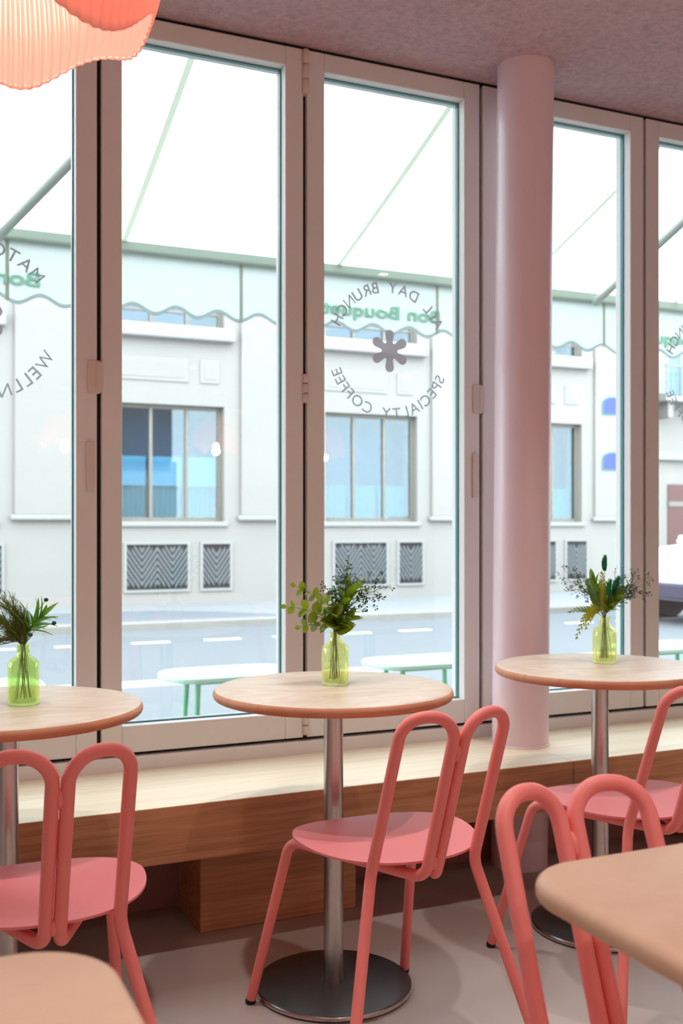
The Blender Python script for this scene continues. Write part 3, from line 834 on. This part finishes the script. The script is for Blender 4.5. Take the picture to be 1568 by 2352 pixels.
# ------------------------------------------------------------------ pendant lamps with ruffled ribbed shades
def pendant(x, y, zr, label, ph=0., R=.265, drop=.06, W=PENDANT_W):
    """zr: height of the rim's crests; the hem hangs down from there in five uneven folds"""
    t = thing('ruffled_pendant_lamp', label, 'lamp', (x, y, zr), group='ruffled coral pendant lamps')
    bm = bmesh.new(); NA, NV = 360, 30
    prof = [(0.0, 1.00), (.14, .985), (.30, .95), (.46, .89), (.62, .80), (.77, .68), (.90, .54), (.99, .40), (1.03, .27), (1.03, .16), (1.01, .07), (.985, 0.)]
    folds = ((-42, .136, 33), (42, .026, 15), (100, .050, 20), (170, .10, 18), (238, .085, 17))
    def P(v):
        x_ = v * (len(prof) - 1); i = min(len(prof) - 2, int(x_)); f = x_ - i
        return prof[i][0] * (1 - f) + prof[i + 1][0] * f, prof[i][1] * (1 - f) + prof[i + 1][1] * f
    def hem(a):
        d = 0.
        for c, amp, w in folds:
            q = (math.degrees(a) - c + 180) % 360 - 180
            d += amp * math.exp(-(q / w) ** 2)
        return d
    rings = []
    for i in range(NV + 1):
        v = .06 + .94 * i / NV; rn, zn = P(v); ring = []
        for k in range(NA):
            b = 2 * PI * k / NA
            fl = v ** 2.0; h = hem(b)
            rib = .0026 * math.cos(90 * b) * min(1, v * 1.6)
            r = R * rn * (1 + fl * (.5 * h - .03)) + rib
            z = .32 * zn - fl * h
            a = b - ALPHA + ph
            ring.append(bm.verts.new((r * math.cos(a), r * math.sin(a), z)))
        rings.append(ring)
    for a, b in zip(rings[:-1], rings[1:]):
        for k in range(NA): bm.faces.new([a[k], a[(k + 1) % NA], b[(k + 1) % NA], b[k]])
    o = mesh_obj('shade', bm, 'shade', t, True)
    md = o.modifiers.new('thickness', 'SOLIDIFY'); md.thickness = .0016
    lathe('bulb', [(0, -.045), (.022, -.04), (.036, -.022), (.04, 0), (.036, .022), (.02, .042), (.014, .06), (0, .06)], 'bulb', t, 24, (0, 0, drop))
    lathe('bulb_stem', [(.008, drop + .055), (.008, .23)], 'whitemetal', t, 12)
    lathe('lamp_holder', [(0, .22), (.02, .22), (.02, .29), (.028, .33), (0, .33)], 'whitemetal', t, 20)
    lathe('cord', [(.003, .34), (.003, ZC - zr - .024)], 'cord', t, 8)
    lathe('ceiling_rose', [(0, ZC - zr - .025), (.05, ZC - zr - .025), (.05, ZC - zr), (0, ZC - zr)], 'whitemetal', t, 28)
    ld = bpy.data.lights.new('bulb_light', 'POINT'); ld.energy = W; ld.color = (1, .86, .72); ld.shadow_soft_size = .042
    lo = bpy.data.objects.new('bulb_light', ld); C.objects.link(lo); lo.parent = t; lo.location = (0, 0, drop - .055)
    return t
pendant(.20, 1.85, 2.048, 'ruffled coral pendant lamp hanging at the upper left', 0., drop=.11)
for i, (x, y, w) in enumerate([(2.0, -5.7, 'mirrored beside the left latch'), (3.7, -5.4, 'mirrored in the lower blue window pane'), (5.3, -5.9, 'mirrored beside the middle window joint'), (.4, -5.7, 'at the end of the rear row')]):
    pendant(x, y, 2.11, 'ruffled coral pendant lamp deep in the cafe, ' + w, 1.2 + i * .7, drop=-.035, W=REAR_PENDANT_W)

# recessed ceiling downlights over the tables
def downlight(x, y, label, W=DOWNLIGHT_W, cone=70):
    t = thing('ceiling_downlight', label, 'ceiling light', (x, y, ZC), group='ceiling downlights')
    lathe('trim_ring', [(.034, -.001), (.046, -.001), (.046, -.006), (.040, -.010), (.034, -.010)], 'whitemetal', t, 32, cap=False)
    lathe('lens', [(0, -.003), (.034, -.003), (.034, -.001), (0, -.001)], 'downlens', t, 24)
    ld = bpy.data.lights.new('spot_light', 'SPOT'); ld.energy = W; ld.color = (1, .975, .94); ld.shadow_soft_size = .03
    ld.spot_size = math.radians(cone); ld.spot_blend = .8
    lo = bpy.data.objects.new('spot_light', ld); C.objects.link(lo); lo.parent = t; lo.location = (0, 0, -.014)
for x, y, lab in ((.42, 2.05, 'downlight over the lime vase table'), (1.18, 2.12, 'downlight over the middle round table'), (2.02, 2.1, 'downlight over the pillar table'),
                  (1.05, .6, 'downlight over the peach table beside the chair'), (-.4, .5, 'downlight over the corner peach table'),
                  (2.9, .6, 'downlight in the middle row toward the east'), (-1.3, 2.05, 'downlight near the west wall'), (3.4, 2.1, 'downlight near the east windows')):
    downlight(x, y, lab)
for x, lab in ((-1.0, 'added fill downlight behind the corner peach table'), (.45, 'added fill downlight above the photographer'), (1.9, 'added fill downlight behind the chair at the peach table'), (3.4, 'easternmost added fill downlight of the middle row')):
    downlight(x, -.35, lab, 28.0, 125)  # unseen row added behind the camera as frontal fill light
for x, a in ((-2.5, 'first'), (.2, 'second'), (2.9, 'third'), (5.6, 'fourth')):  # unseen rear rows, added to fill the room with light
    for y, b in ((-1.4, 'near'), (-3.6, 'far')): downlight(x, y, a + ' added fill downlight from the west in the ' + b + ' rear row', REAR_W, 120)

# ------------------------------------------------------------------ lettering
def glyphs(s, size, fat=0.):
    cu = bpy.data.curves.new('lettering', 'FONT'); cu.body = s; cu.size = size; cu.offset = fat; cu.resolution_u = 5
    ob = bpy.data.objects.new('lettering', cu); C.objects.link(ob)
    dg = bpy.context.evaluated_depsgraph_get(); dg.update()
    me = bpy.data.meshes.new_from_object(ob.evaluated_get(dg))
    bpy.data.objects.remove(ob); bpy.data.curves.remove(cu)
    bm = bmesh.new(); bm.from_mesh(me); bpy.data.meshes.remove(me)
    return bm

def width(bm):
    xs = [v.co.x for v in bm.verts]
    return (min(xs), max(xs)) if xs else (0, 0)

def thicken(bm, d):
    r = bmesh.ops.extrude_face_region(bm, geom=list(bm.faces))
    for e in r['geom']:
        if isinstance(e, bmesh.types.BMVert): e.co.z += d

def arc_text(s, R, size, start, pitch, top=True, fat=0., track=.0):
    """lettering on a ring, read from the street; returns a bmesh in (u, v) with u to the street reader's right"""
    out = bmesh.new(); phi = math.radians(start)
    for ch in s:
        if ch == ' ': phi += math.radians(pitch * .62); continue
        b = glyphs(ch, size, 0. if ch in 'MWN' else fat); a, c = width(b); w = c - a
        Rm = R + (size * .35 if top else -size * .35)
        dphi = (w + track) / Rm
        ph = phi + dphi / 2
        off = Matrix.Translation((-(a + c) / 2, 0, 0))
        if top: mt = Matrix.Translation((R * math.sin(ph), R * math.cos(ph), 0)) @ Matrix.Rotation(-ph, 4, 'Z') @ off
        else: mt = Matrix.Translation((R * math.sin(ph), -R * math.cos(ph), 0)) @ Matrix.Rotation(ph, 4, 'Z') @ off
        merge(out, b, mt); phi += dphi
    return out, math.degrees(phi)

def decal_to_window(bm, w, xc, zc, name, m, y=3.1985):
    # street reader's right is -X; the film sticks to the inside of the pane
    for v in bm.verts:
        v.co = Vector((xc - v.co.x - w.location.x, y - w.location.y, zc + v.co.y - w.location.z))
    thick = bmesh.ops.extrude_face_region(bm, geom=list(bm.faces))
    for e in thick['geom']:
        if isinstance(e, bmesh.types.BMVert): e.co.y += .0006
    return mesh_obj(name, bm, m, w)

def fit_arc(s, R, size, a0, a1, top, fat):
    tr = .004
    for _ in range(6):
        b, end = arc_text(s, R, size, a0, 14, top, fat, tr); b.free()
        Rm = R + (size * .35 if top else -size * .35)
        tr += math.radians(a1 - end) * Rm / len(s.replace(' ', ''))
    return arc_text(s, R, size, a0, 14, top, fat, tr)[0]

def emblem():
    """six drop-shaped petals run together in the middle"""
    bm = bmesh.new(); N = 240; c = bm.verts.new((0, 0, 0)); ring = []
    def inside(r, a):
        x, y = r * math.cos(a), abs(r * math.sin(a))
        if r < .031: return True
        if (x - .056) ** 2 + y * y < .0168 ** 2: return True
        return .0 < x < .056 and y < .0118 + .0054 * ((x - .03) / .026 if x > .03 else (.03 - x) / .02)
    for k in range(N):
        a = 2 * PI * k / N; b = (a - PI / 2 + PI / 6) % (PI / 3) - PI / 6
        r = .075
        while not inside(r, b): r -= .0004
        ring.append(bm.verts.new((r * math.cos(a), r * math.sin(a), 0)))
    for k in range(N): bm.faces.new([c, ring[k], ring[(k + 1) % N]])
    return bm

LS = .054
for wi, topt, bott, ta, ba in ((4, 'ALL DAY BRUNCH', 'SPECIALTY COFFEE', (-66, 70), (-70, 71)), (2, 'MATCHA', 'WELLNESS', (-54, 13), (-69, 12)), (6, 'ALL DAY BRUNCH', 'SPECIALTY COFFEE', (-66, 70), (-70, 71))):
    w = leaves[wi]; xc = (WX[wi] + WX[wi + 1]) / 2 - .006
    decal_to_window(fit_arc(topt, .199, LS, ta[0], ta[1], True, .0006), w, xc, 1.752, 'top_lettering', 'vinyl')
    decal_to_window(fit_arc(bott, .233, LS, ba[0], ba[1], False, .0005), w, xc, 1.752, 'bottom_lettering', 'vinylpale')
    decal_to_window(emblem(), w, xc, 1.752, 'splash_emblem', 'vinyl')

# ------------------------------------------------------------------ awning over the terrace
AX0, AX1, AYB, AYF, AZB, AZF = -2.3, 4.95, 3.56, 5.0, 3.02, 2.50
aw = thing('scalloped_awning', 'white fabric awning with scalloped valance over the terrace', 'awning', (1.3, 3.56, 2.9))
O = Vector(aw.location)
slope = (AZB - AZF) / (AYF - AYB)
def az(y): return AZF + (AYF - y) * slope
seams = [2.222 + 1.12 * k for k in range(-4, 3)]
edges = [AX0] + [s for s in seams if AX0 + .1 < s < AX1 - .1] + [AX1]
for a, b in zip(edges[:-1], edges[1:]):
    bm = bmesh.new(); n = 10
    for side in (0, 1):
        pass
    top = []
    for i in range(n + 1):
        y = AYB + (AYF - AYB) * i / n; sag = -.012 * math.sin(PI * i / n)
        top.append([bm.verts.new((x - O.x, y - O.y, az(y) + sag - O.z)) for x in (a, (a + b) / 2, b)])
    for r0, r1 in zip(top[:-1], top[1:]):
        for k in range(2): bm.faces.new([r0[k], r0[k + 1], r1[k + 1], r1[k]])
    o = mesh_obj('canopy_panel', bm, 'awning', aw, True)
for s in edges[1:-1]:
    bm = bmesh.new()
    pts = []
    for i in range(11):
        y = AYB + (AYF - AYB) * i / 10; pts.append((y, az(y) - .012 * math.sin(PI * i / 10) - .003))
    vs = [[bm.verts.new((s + dx - O.x, y - O.y, z - O.z)) for dx in (-.014, .014)] for y, z in pts]
    for r0, r1 in zip(vs[:-1], vs[1:]): bm.faces.new([r0[0], r0[1], r1[1], r1[0]])
    mesh_obj('canopy_seam', bm, 'seam', aw)
bm = bmesh.new(); add_box(bm, (AX0 - O.x, 4.965 - O.y, 2.462 - O.z), (AX1 - O.x, 5.03 - O.y, 2.520 - O.z), .012, 3)
mesh_obj('front_bar', bm, 'bar', aw)
bm = bmesh.new(); add_box(bm, (AX0 - O.x, 3.56 - O.y, 2.96 - O.z), (AX1 - O.x, 3.70 - O.y, 3.10 - O.z), .02, 3)
mesh_obj('cassette', bm, 'bar', aw)
# valance
def vz(x): return 2.192 + .021 * math.cos(2 * PI * (x - 1.15) / .2145)
vseams = [1.697 + 1.127 * k for k in range(-4, 4)]
ve = [AX0] + [s for s in vseams if AX0 + .1 < s < AX1 - .1] + [AX1]
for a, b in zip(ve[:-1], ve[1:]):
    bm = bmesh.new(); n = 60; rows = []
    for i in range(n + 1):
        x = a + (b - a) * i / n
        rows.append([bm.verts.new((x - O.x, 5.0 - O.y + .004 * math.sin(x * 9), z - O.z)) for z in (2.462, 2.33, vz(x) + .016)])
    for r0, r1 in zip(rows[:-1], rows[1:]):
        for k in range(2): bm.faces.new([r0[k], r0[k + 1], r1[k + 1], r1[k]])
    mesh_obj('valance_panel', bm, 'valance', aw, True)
    bm = bmesh.new(); rows = []
    for i in range(n + 1):
        x = a + (b - a) * i / n
        rows.append([bm.verts.new((x - O.x, 5.0 - O.y + .004 * math.sin(x * 9) + dy, z - O.z)) for z, dy in ((vz(x) + .018, -.002), (vz(x), -.002), (vz(x), .002), (vz(x) + .018, .002))])
    for r0, r1 in zip(rows[:-1], rows[1:]):
        for k in range(4): bm.faces.new([r0[k], r0[(k + 1) % 4], r1[(k + 1) % 4], r1[k]])
    mesh_obj('valance_piping', bm, 'edge', aw)
for s in ve[1:-1]:
    bm = bmesh.new(); add_box(bm, (s - .008 - O.x, 4.994 - O.y, vz(s) - O.z), (s + .008 - O.x, 4.997 - O.y, 2.462 - O.z))
    mesh_obj('valance_seam', bm, 'valseam', aw)
for xB in (.715, 2.84, 4.93):
    b = glyphs('Bon Bouquet', .092, .0016); a, c = width(b); sc = .70 / (c - a)
    o2 = bmesh.new(); merge(o2, b, Matrix.Diagonal((sc, 1, 1, 1)) @ Matrix.Translation((-a, 0, 0)))
    for v in o2.verts:
        wx = xB - v.co.x
        v.co = Vector((wx - O.x, 4.9935 + .004 * math.sin(wx * 9) - O.y, 2.262 + v.co.y - O.z))
    th = bmesh.ops.extrude_face_region(o2, geom=list(o2.faces))
    for e in th['geom']:
        if isinstance(e, bmesh.types.BMVert): e.co.y += .012
    mesh_obj('valance_lettering', o2, 'greenletter', aw)
# folding arms under the canopy
for pts in (((.52, 4.96, 2.455), (.80, 4.17, 2.68), (.715, 3.64, 2.93)), ((3.86, 4.96, 2.455), (3.76, 4.02, 2.735), (3.35, 3.62, 2.92)), ((-1.9, 4.96, 2.455), (-1.6, 4.22, 2.66), (-2.1, 3.62, 2.92))):
    p = [Vector(q) - O for q in pts]
    sweep('awning_arm', p[:2], .022, 'arm', aw, 14)
    sweep('awning_arm', p[1:], .026, 'arm', aw, 14)
    bm = bmesh.new(); b2 = bmesh.new(); bmesh.ops.create_uvsphere(b2, u_segments=16, v_segments=10, radius=.032); merge(bm, b2, Matrix.Translation(p[1]))
    mesh_obj('arm_elbow', bm, 'arm', aw, True)

# ------------------------------------------------------------------ street
struct(box('pavement_near', (-14, 3.26, -.35), (30, 8.35, -.15), 'terrace'), 'pale terrace pavement outside the windows')
kn = struct(box('kerb_near', (-14, 8.35, -.35), (30, 8.65, -.145), 'paint', bevel=.01), 'bright stone kerb along the near pavement')
struct(box('road', (-14, 8.65, -.4), (30, 13.3, -.2), 'road'), 'pale grey road between the pavements')
struct(box('kerb_far', (-14, 13.3, -.35), (30, 13.55, -.105), 'kerb', bevel=.01), 'granite kerb along the far pavement')
struct(box('pavement_far', (-14, 13.55, -.35), (30, 16.5, -.11), 'pave'), 'pale pavement in front of the stone building')
struct(box('ground', (-60, 16.5, -.5), (90, 70, -.36 + .2), 'road'), 'asphalt ground of the side street')
NTH = 'first second third fourth fifth sixth seventh eighth ninth tenth eleventh twelfth thirteenth'.split()
for k in range(-2, 10):
    x = 2.72 + .86 * k
    tag(box('road_dash', (x, 11.80, -.2), (x + .44, 11.93, -.197), 'paint'), NTH[k + 2] + ' white road dash counted from the left', 'road marking', 'white dashes on the road')
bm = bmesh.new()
pts = [(1.2, 13.56), (5.6, 13.56), (5.2, 14.0), (4.6, 14.7), (3.9, 15.2), (1.2, 15.25)]  # flat wedge in a darker tone than the pavement around it
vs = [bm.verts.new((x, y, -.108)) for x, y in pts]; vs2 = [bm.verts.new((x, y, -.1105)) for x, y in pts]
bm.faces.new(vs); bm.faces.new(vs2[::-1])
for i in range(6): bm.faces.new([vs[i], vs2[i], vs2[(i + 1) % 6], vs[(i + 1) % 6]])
struct(mesh_obj('pavement_patch', bm, 'pavedark'), 'darker flat patch on the far pavement')

def terrace_table(x, y, label):
    t = thing('terrace_table', label, 'table', (x, y, -.15), group='mint terrace tables under the awning')
    bm = bmesh.new(); extrude_outline(bm, rrect(-.32, -.19, .32, .19, .15, 10), .594, .62, .008, 3)
    mesh_obj('table_top', bm, 'mint', t)
    for sx in (-1, 1):
        for sy in (-1, 1): sweep('leg', [(sx * .2, sy * .12, 0), (sx * .17, sy * .09, .595)], .013, 'mintleg', t, 12)
    bm = bmesh.new(); add_box(bm, (-.17, -.09, .575), (.17, .09, .594)); mesh_obj('apron', bm, 'mintleg', t)
for x, lab in ((.37, 'mint terrace table behind the lime vase'), (1.53, 'mint terrace table seen through the window without lettering'), (2.58, 'mint terrace table seen below the coffee lettering'), (4.15, 'mint terrace table at the far right beyond the pillar')):
    terrace_table(x, 4.70, lab)

# ------------------------------------------------------------------ building across the street
BY = 16.5
bd = thing('stone_building', 'pale stone building with blue windows across the street', 'building', (6.0, BY, -.11))
def eb(name, lo, hi, m, parent=bd, bevel=0.):
    return box(name, (lo[0] - 6, lo[1] - BY, lo[2] + .11), (hi[0] - 6, hi[1] - BY, hi[2] + .11), m, parent, bevel)
m_, nt, p = mat('blue_street_glass')
p.inputs['Base Color'].default_value = srgb(96, 158, 178); p.inputs['Roughness'].default_value = .06
p.inputs['Metallic'].default_value = .55; M['bglass'] = m_
tcx = node(nt, 'ShaderNodeTexCoord'); nzx = node(nt, 'ShaderNodeTexNoise'); nzx.inputs['Scale'].default_value = 1.7
crx = node(nt, 'ShaderNodeValToRGB'); crx.color_ramp.elements[0].position = .35; crx.color_ramp.elements[0].color = srgb(52, 112, 140); crx.color_ramp.elements[1].position = .7; crx.color_ramp.elements[1].color = srgb(118, 176, 190)
nt.links.new(tcx.outputs['Object'], nzx.inputs['Vector']); nt.links.new(nzx.outputs['Fac'], crx.inputs['Fac']); nt.links.new(crx.outputs['Color'], p.inputs['Base Color'])
M['curtain'] = plain('teal_curtain', srgb(84, 152, 158), .8)
M['blind'] = plain('pale_blue_blind', srgb(160, 192, 206), .8)
M['office'] = plain('dim_office_back', srgb(44, 86, 110), .9)
M['oglass'] = glassy('office_glass', (.62, .84, .92, 1), 1.5, 2.2)
XA, XB_ = -9.2, 14.3
PER, W0, W1 = 3.605, 3.52, 5.31
bays = [k for k in range(-3, 3)]
holes = [(W0 + PER * k, W1 + PER * k) for k in bays]
# wall: bands and piers around the openings
def wall_band(z0, z1, cut):
    if not cut: eb('wall_band', (XA, BY, z0), (XB_, BY + .5, z1), 'lime'); return
    xs = [XA] + [v for h in holes for v in h] + [XB_]
    for a, b in zip(xs[0::2], xs[1::2]): eb('wall_pier', (a, BY, z0), (b, BY + .5, z1), 'lime')
wall_band(-.11, 1.21, False); wall_band(1.21, 3.1, True); wall_band(3.1, 4.37, False); wall_band(4.37, 6.3, True); wall_band(6.3, 8.6, False)
eb('rear_mass', (XA, BY + 1.2, -.11), (XB_, BY + 9, 8.6), 'lime')
eb('side_wall', (XB_ - .3, BY + .5, -.11), (XB_, BY + 1.2, 8.6), 'lime'); eb('side_wall', (XA, BY + .5, -.11), (XA + .3, BY + 1.2, 8.6), 'lime')
for k, (a, b) in zip(bays, holes):
    for z0, z1, up in ((1.21, 3.1, 0), (4.37, 6.3, 1)):
        wn = eb('window_frame', (a, BY + .14, z0), (b, BY + .20, z0 + .07), 'bronze')
        eb('room_back', (a - .1, BY + .75, z0 - .05), (b + .1, BY + .8, z1 + .05), 'office', wn)
        for q in (a, a + (b - a) / 3, a + 2 * (b - a) / 3, b):
            wd = .07 if q in (a, b) else .05
            lo = a if q == a else (b - wd if q == b else q - wd / 2)
            eb('mullion', (lo, BY + .13, z0), (lo + wd, BY + .20, z1), 'bronze', wn)
        eb('window_head', (a, BY + .14, z1 - .06), (b, BY + .20, z1), 'bronze', wn)
        if up: eb('transom', (a, BY + .14, z0 + .24), (b, BY + .19, z0 + .28), 'bronze', wn)
        for j in range(3):
            x0 = a + (b - a) * j / 3 + .03; x1 = a + (b - a) * (j + 1) / 3 - .03
            eb('pane', (x0, BY + .165, z0 + .05), (x1, BY + .172, z1 - .05), 'oglass', wn)
            if not up:
                # pleated teal curtain behind the lower pane, pale blind above it
                bm = bmesh.new(); n = 24; prev = None
                for i in range(n + 1):
                    x = x0 + (x1 - x0) * i / n; yy = BY + .42 + .025 * math.sin(i * 1.57)
                    cur = [bm.verts.new((x - 6, yy - BY, z + .11)) for z in (1.22, 1.86)]
                    if prev: bm.faces.new([prev[0], cur[0], cur[1], prev[1]])
                    prev = cur
                mesh_obj('curtain', bm, 'curtain', wn)
                eb('blind', (x0, BY + .36, 1.80 + .0), (x1, BY + .375, 2.28), 'blind', wn) if k < 1 else None
    eb('sill_slab', (a - .17, BY - .16, 4.15), (b + .15, BY + .14, 4.37), 'limeb', bd, .02)
    eb('lower_sill', (a - .06, BY - .05, 1.13), (b + .06, BY + .14, 1.21), 'limeb', bd, .01)
    # framed panels below the sill
    for x0, x1 in ((a - .02, a + 1.18), (a + 1.38, a + 1.70)):
        pn = eb('wall_panel', (x0, BY - .02, 3.47), (x1, BY + .0, 3.84), 'limeb', bd, .008)
        eb('panel_field', (x0 + .06, BY - .028, 3.53), (x1 - .06, BY - .019, 3.78), 'lime', pn)
    # pilaster with a base block
    eb('pilaster', (b + .28, BY - .06, 1.31), (b + 1.42, BY, 6.3), 'lime', bd, .01)
    eb('pilaster_base', (b + .22, BY - .10, 1.23), (b + 1.48, BY, 1.31), 'limeb', bd, .015)
    # vents with slanting slats
    for x0, x1, nv in ((a + .17, a + 1.165, 2), (a + 1.42, a + 1.885, 1)):
        v0, v1 = .12, .845
        vt = eb('vent', (x0, BY - .004, v0), (x1, BY + .004, v1), 'ventback')
        bm = bmesh.new()
        nz_ = 4 if nv == 2 else 2
        wz = (x1 - x0) / nz_
        for j in range(nz_):
            za, zb = x0 + j * wz, x0 + (j + 1) * wz
            sgn = -1 if j % 2 == 0 else 1
            h = wz * 1.45
            q = v0 - h
            while q < v1 + h:
                # one slanted slat clipped to the panel
                pl = []
                for (xx, zz) in ((za, q if sgn > 0 else q + h), (zb, q + h if sgn > 0 else q)):
                    pl.append((xx, zz))
                (xa, z_a), (xb, z_b) = pl
                N = 6; quad = []
                for i in range(N):
                    f0, f1 = i / N, (i + 1) / N
                    zl0, zl1 = z_a + (z_b - z_a) * f0, z_a + (z_b - z_a) * f1
                    if min(zl0, zl1) < v0 + .005 or max(zl0, zl1) + .060 > v1 - .005: continue
                    X0_, X1_ = xa + (xb - xa) * f0, xa + (xb - xa) * f1
                    pr_ = [(X0_, zl0), (X1_, zl1), (X1_, zl1 + .060), (X0_, zl0 + .060)]
                    fr = [bm.verts.new((x - 6, -.022, z + .11)) for x, z in pr_]; bk = [bm.verts.new((x - 6, -.004, z + .11)) for x, z in pr_]
                    bm.faces.new(fr); bm.faces.new(bk[::-1])
                    for e in range(4): bm.faces.new([fr[e], bk[e], bk[(e + 1) % 4], fr[(e + 1) % 4]])
                q += .105
        sl = mesh_obj('slats', bm, 'vent', vt); tag(sl, kind='stuff')
        fr = bmesh.new()
        for lo, hi in (((x0 - .04, v0 - .04), (x1 + .04, v0)), ((x0 - .04, v1), (x1 + .04, v1 + .04)), ((x0 - .04, v0), (x0, v1)), ((x1, v0), (x1 + .04, v1))):
            add_box(fr, (lo[0] - 6, -.03, lo[1] + .11), (hi[0] - 6, 0, hi[1] + .11))
        mesh_obj('vent_frame', fr, 'limeb', vt)
eb('cornice', (XA, BY - .25, 8.4), (XB_ + .1, BY + .5, 8.75), 'limeb', bd, .03)
# blue street plates
for z, lab, c in ((3.30, 'upper blue street name plate with arched top', 0), (2.22, 'lower blue street name plate with arched top', 1)):
    t = thing('street_plate', lab, 'street sign', (13.20, BY - .066, z), group='blue street plates')
    def arch(w, h): return [(-w, 0), (w, 0), (w, h * .62)] + [(w * math.cos(PI * i / 10) * .98, h * .62 + h * .38 * math.sin(PI * i / 10)) for i in range(1, 10)] + [(-w, h * .62)]
    for nm, w, h, d, mm in (('plate_border', .25, .36, .008, 'greenplate'), ('plate_face', .22, .32, .012, 'blueplate')):
        bm = bmesh.new(); extrude_outline(bm, [(x, y + (.36 - h) / 2) for x, y in arch(w, h)], 0, d)
        o = mesh_obj(nm, bm, mm, t); o.rotation_euler = (PI / 2, 0, 0)
    

# building beyond the side street
b2y = 26.0
b2 = thing('far_building', 'cream building with balcony beyond the side street, far right', 'building', (26, b2y, -.16))
def fb(name, lo, hi, m, parent=b2, bevel=0.): return box(name, (lo[0] - 26, lo[1] - b2y, lo[2] + .16), (hi[0] - 26, hi[1] - b2y, hi[2] + .16), m, parent, bevel)
fb('wall', (19.5, b2y, -.16), (36, b2y + 6, 11), 'lime')
fb('string_course', (19.4, b2y - .2, 3.2), (36, b2y, 3.45), 'limeb', b2, .02)
for k in range(5):
    x = 20.3 + 2.75 * k
    for z0, z1 in ((5.3, 7.3), (8.3, 10.2)):
        w = fb('window', (x, b2y - .02, z0), (x + 1.0, b2y + .01, z1), 'farglass')
        for q in (x - .08, x + .46, x + 1.0): fb('window_bar', (q, b2y - .06, z0), (q + .08, b2y - .02, z1), 'limeb', w)
        fb('shutter', (x - .55, b2y - .06, z0), (x - .1, b2y - .01, z1), 'limeb', w); fb('shutter', (x + 1.1, b2y - .06, z0), (x + 1.55, b2y - .01, z1), 'limeb', w)
    bl = fb('balcony', (x - .7, b2y - .75, 5.0), (x + 1.7, b2y, 5.16), 'limeb')
    for q in range(13): fb('baluster', (x - .66 + q * .193, b2y - .72, 5.16), (x - .63 + q * .193, b2y - .69, 6.05), 'iron', bl)
    fb('balcony_rail', (x - .7, b2y - .74, 6.05), (x + 1.7, b2y - .67, 6.12), 'iron', bl)
    for q in (x - .5, x + 1.3): fb('bracket', (q, b2y - .6, 4.5), (q + .2, b2y, 5.0), 'lime', bl)
    dr = fb('doorway', (x + .0, b2y - .03, -.16), (x + 1.15, b2y + .01, 2.45), 'doorbrown')
    fb('door_rail', (x + .0, b2y - .06, 1.75), (x + 1.15, b2y - .03, 1.9), 'bronze', dr)

# ------------------------------------------------------------------ parked car
car = thing('white_car', 'white car parked in the street at the far right', 'car', (12.0, 11.3, -.2), 0)
prof = [(-2.0, .32), (-2.05, .55), (-1.98, .80), (-1.86, .93), (-1.62, 1.00), (-1.10, 1.06), (-.82, 1.14), (1.55, 1.14), (1.78, .98), (1.98, .88), (2.02, .55), (1.96, .32)]
bm = bmesh.new(); hw = .86
L_ = [bm.verts.new((x, -hw, z)) for x, z in prof]; R_ = [bm.verts.new((x, hw, z)) for x, z in prof]
bm.faces.new(L_); bm.faces.new(R_[::-1])
for i in range(len(prof)): bm.faces.new([L_[i], L_[(i + 1) % len(prof)], R_[(i + 1) % len(prof)], R_[i]])
bmesh.ops.bevel(bm, geom=list(bm.edges), offset=.05, segments=2, affect='EDGES')
o = mesh_obj('body', bm, 'carpaint', car, True); auto_smooth(o, 35)
cab = [(-1.02, 1.10), (-.62, 1.42), (-.30, 1.51), (.90, 1.50), (1.30, 1.40), (1.62, 1.10)]
bm = bmesh.new(); L_ = [bm.verts.new((x, -(.80 - .22 * (z - 1.1)), z)) for x, z in cab]; R_ = [bm.verts.new((x, .80 - .22 * (z - 1.1), z)) for x, z in cab]
bm.faces.new(L_); bm.faces.new(R_[::-1])
for i in range(len(cab)): bm.faces.new([L_[i], L_[(i + 1) % len(cab)], R_[(i + 1) % len(cab)], R_[i]])
bmesh.ops.bevel(bm, geom=list(bm.edges), offset=.03, segments=2, affect='EDGES')
o = mesh_obj('cabin_glass', bm, 'carglass', car, True); auto_smooth(o, 35)
box('roof', (-.55, -.66, 1.485), (1.10, .66, 1.545), 'carpaint', car, .028, 3)
for s in (-1, 1):
    for (xa, za, xb, zb) in ((-1.06, 1.10, -.52, 1.49), (.30, 1.10, .30, 1.49), (1.62, 1.10, 1.10, 1.49)):
        sweep('roof_pillar', [(xa, s * .815, za), (xb, s * .70, zb)], .035, 'carpaint', car, 8)
    for x in (-1.28, 1.30):
        w = lathe('wheel', [(0, -.10), (.20, -.10), (.29, -.09), (.315, -.06), (.315, .06), (.29, .09), (.20, .10), (0, .10)], 'tyre', car, 32, (x, s * .78, .315))
        w.rotation_euler = (PI / 2, 0, 0)
        lathe('hubcap', [(0, -.012), (.17, -.008), (.19, .0), (.17, .008), (0, .012)], 'iron', w, 24, (0, 0, .10 if s < 0 else -.10))
        lathe('wheel_arch', [(.30, -.02), (.38, -.02), (.38, .02), (.30, .02)], 'cardark', w, 32, (0, 0, .065 if s < 0 else -.065), cap=False)
    box('headlight', (-2.03, s * .62 - .16, .66), (-1.88, s * .62 + .16, .82), 'farglass', car, .03, 2)
    box('tail_light', (1.92, s * .66 - .12, .68), (2.03, s * .66 + .12, .86), 'doorbrown', car, .02, 2)
    box('mirror', (-.86, s * .98 - .08, 1.08), (-.74, s * .98 + .08, 1.20), 'carpaint', car, .03, 2)
box('bumper', (-2.09, -.80, .34), (-1.92, .80, .56), 'cardark', car, .04, 2)
box('bumper', (1.90, -.80, .34), (2.07, .80, .56), 'cardark', car, .04, 2)
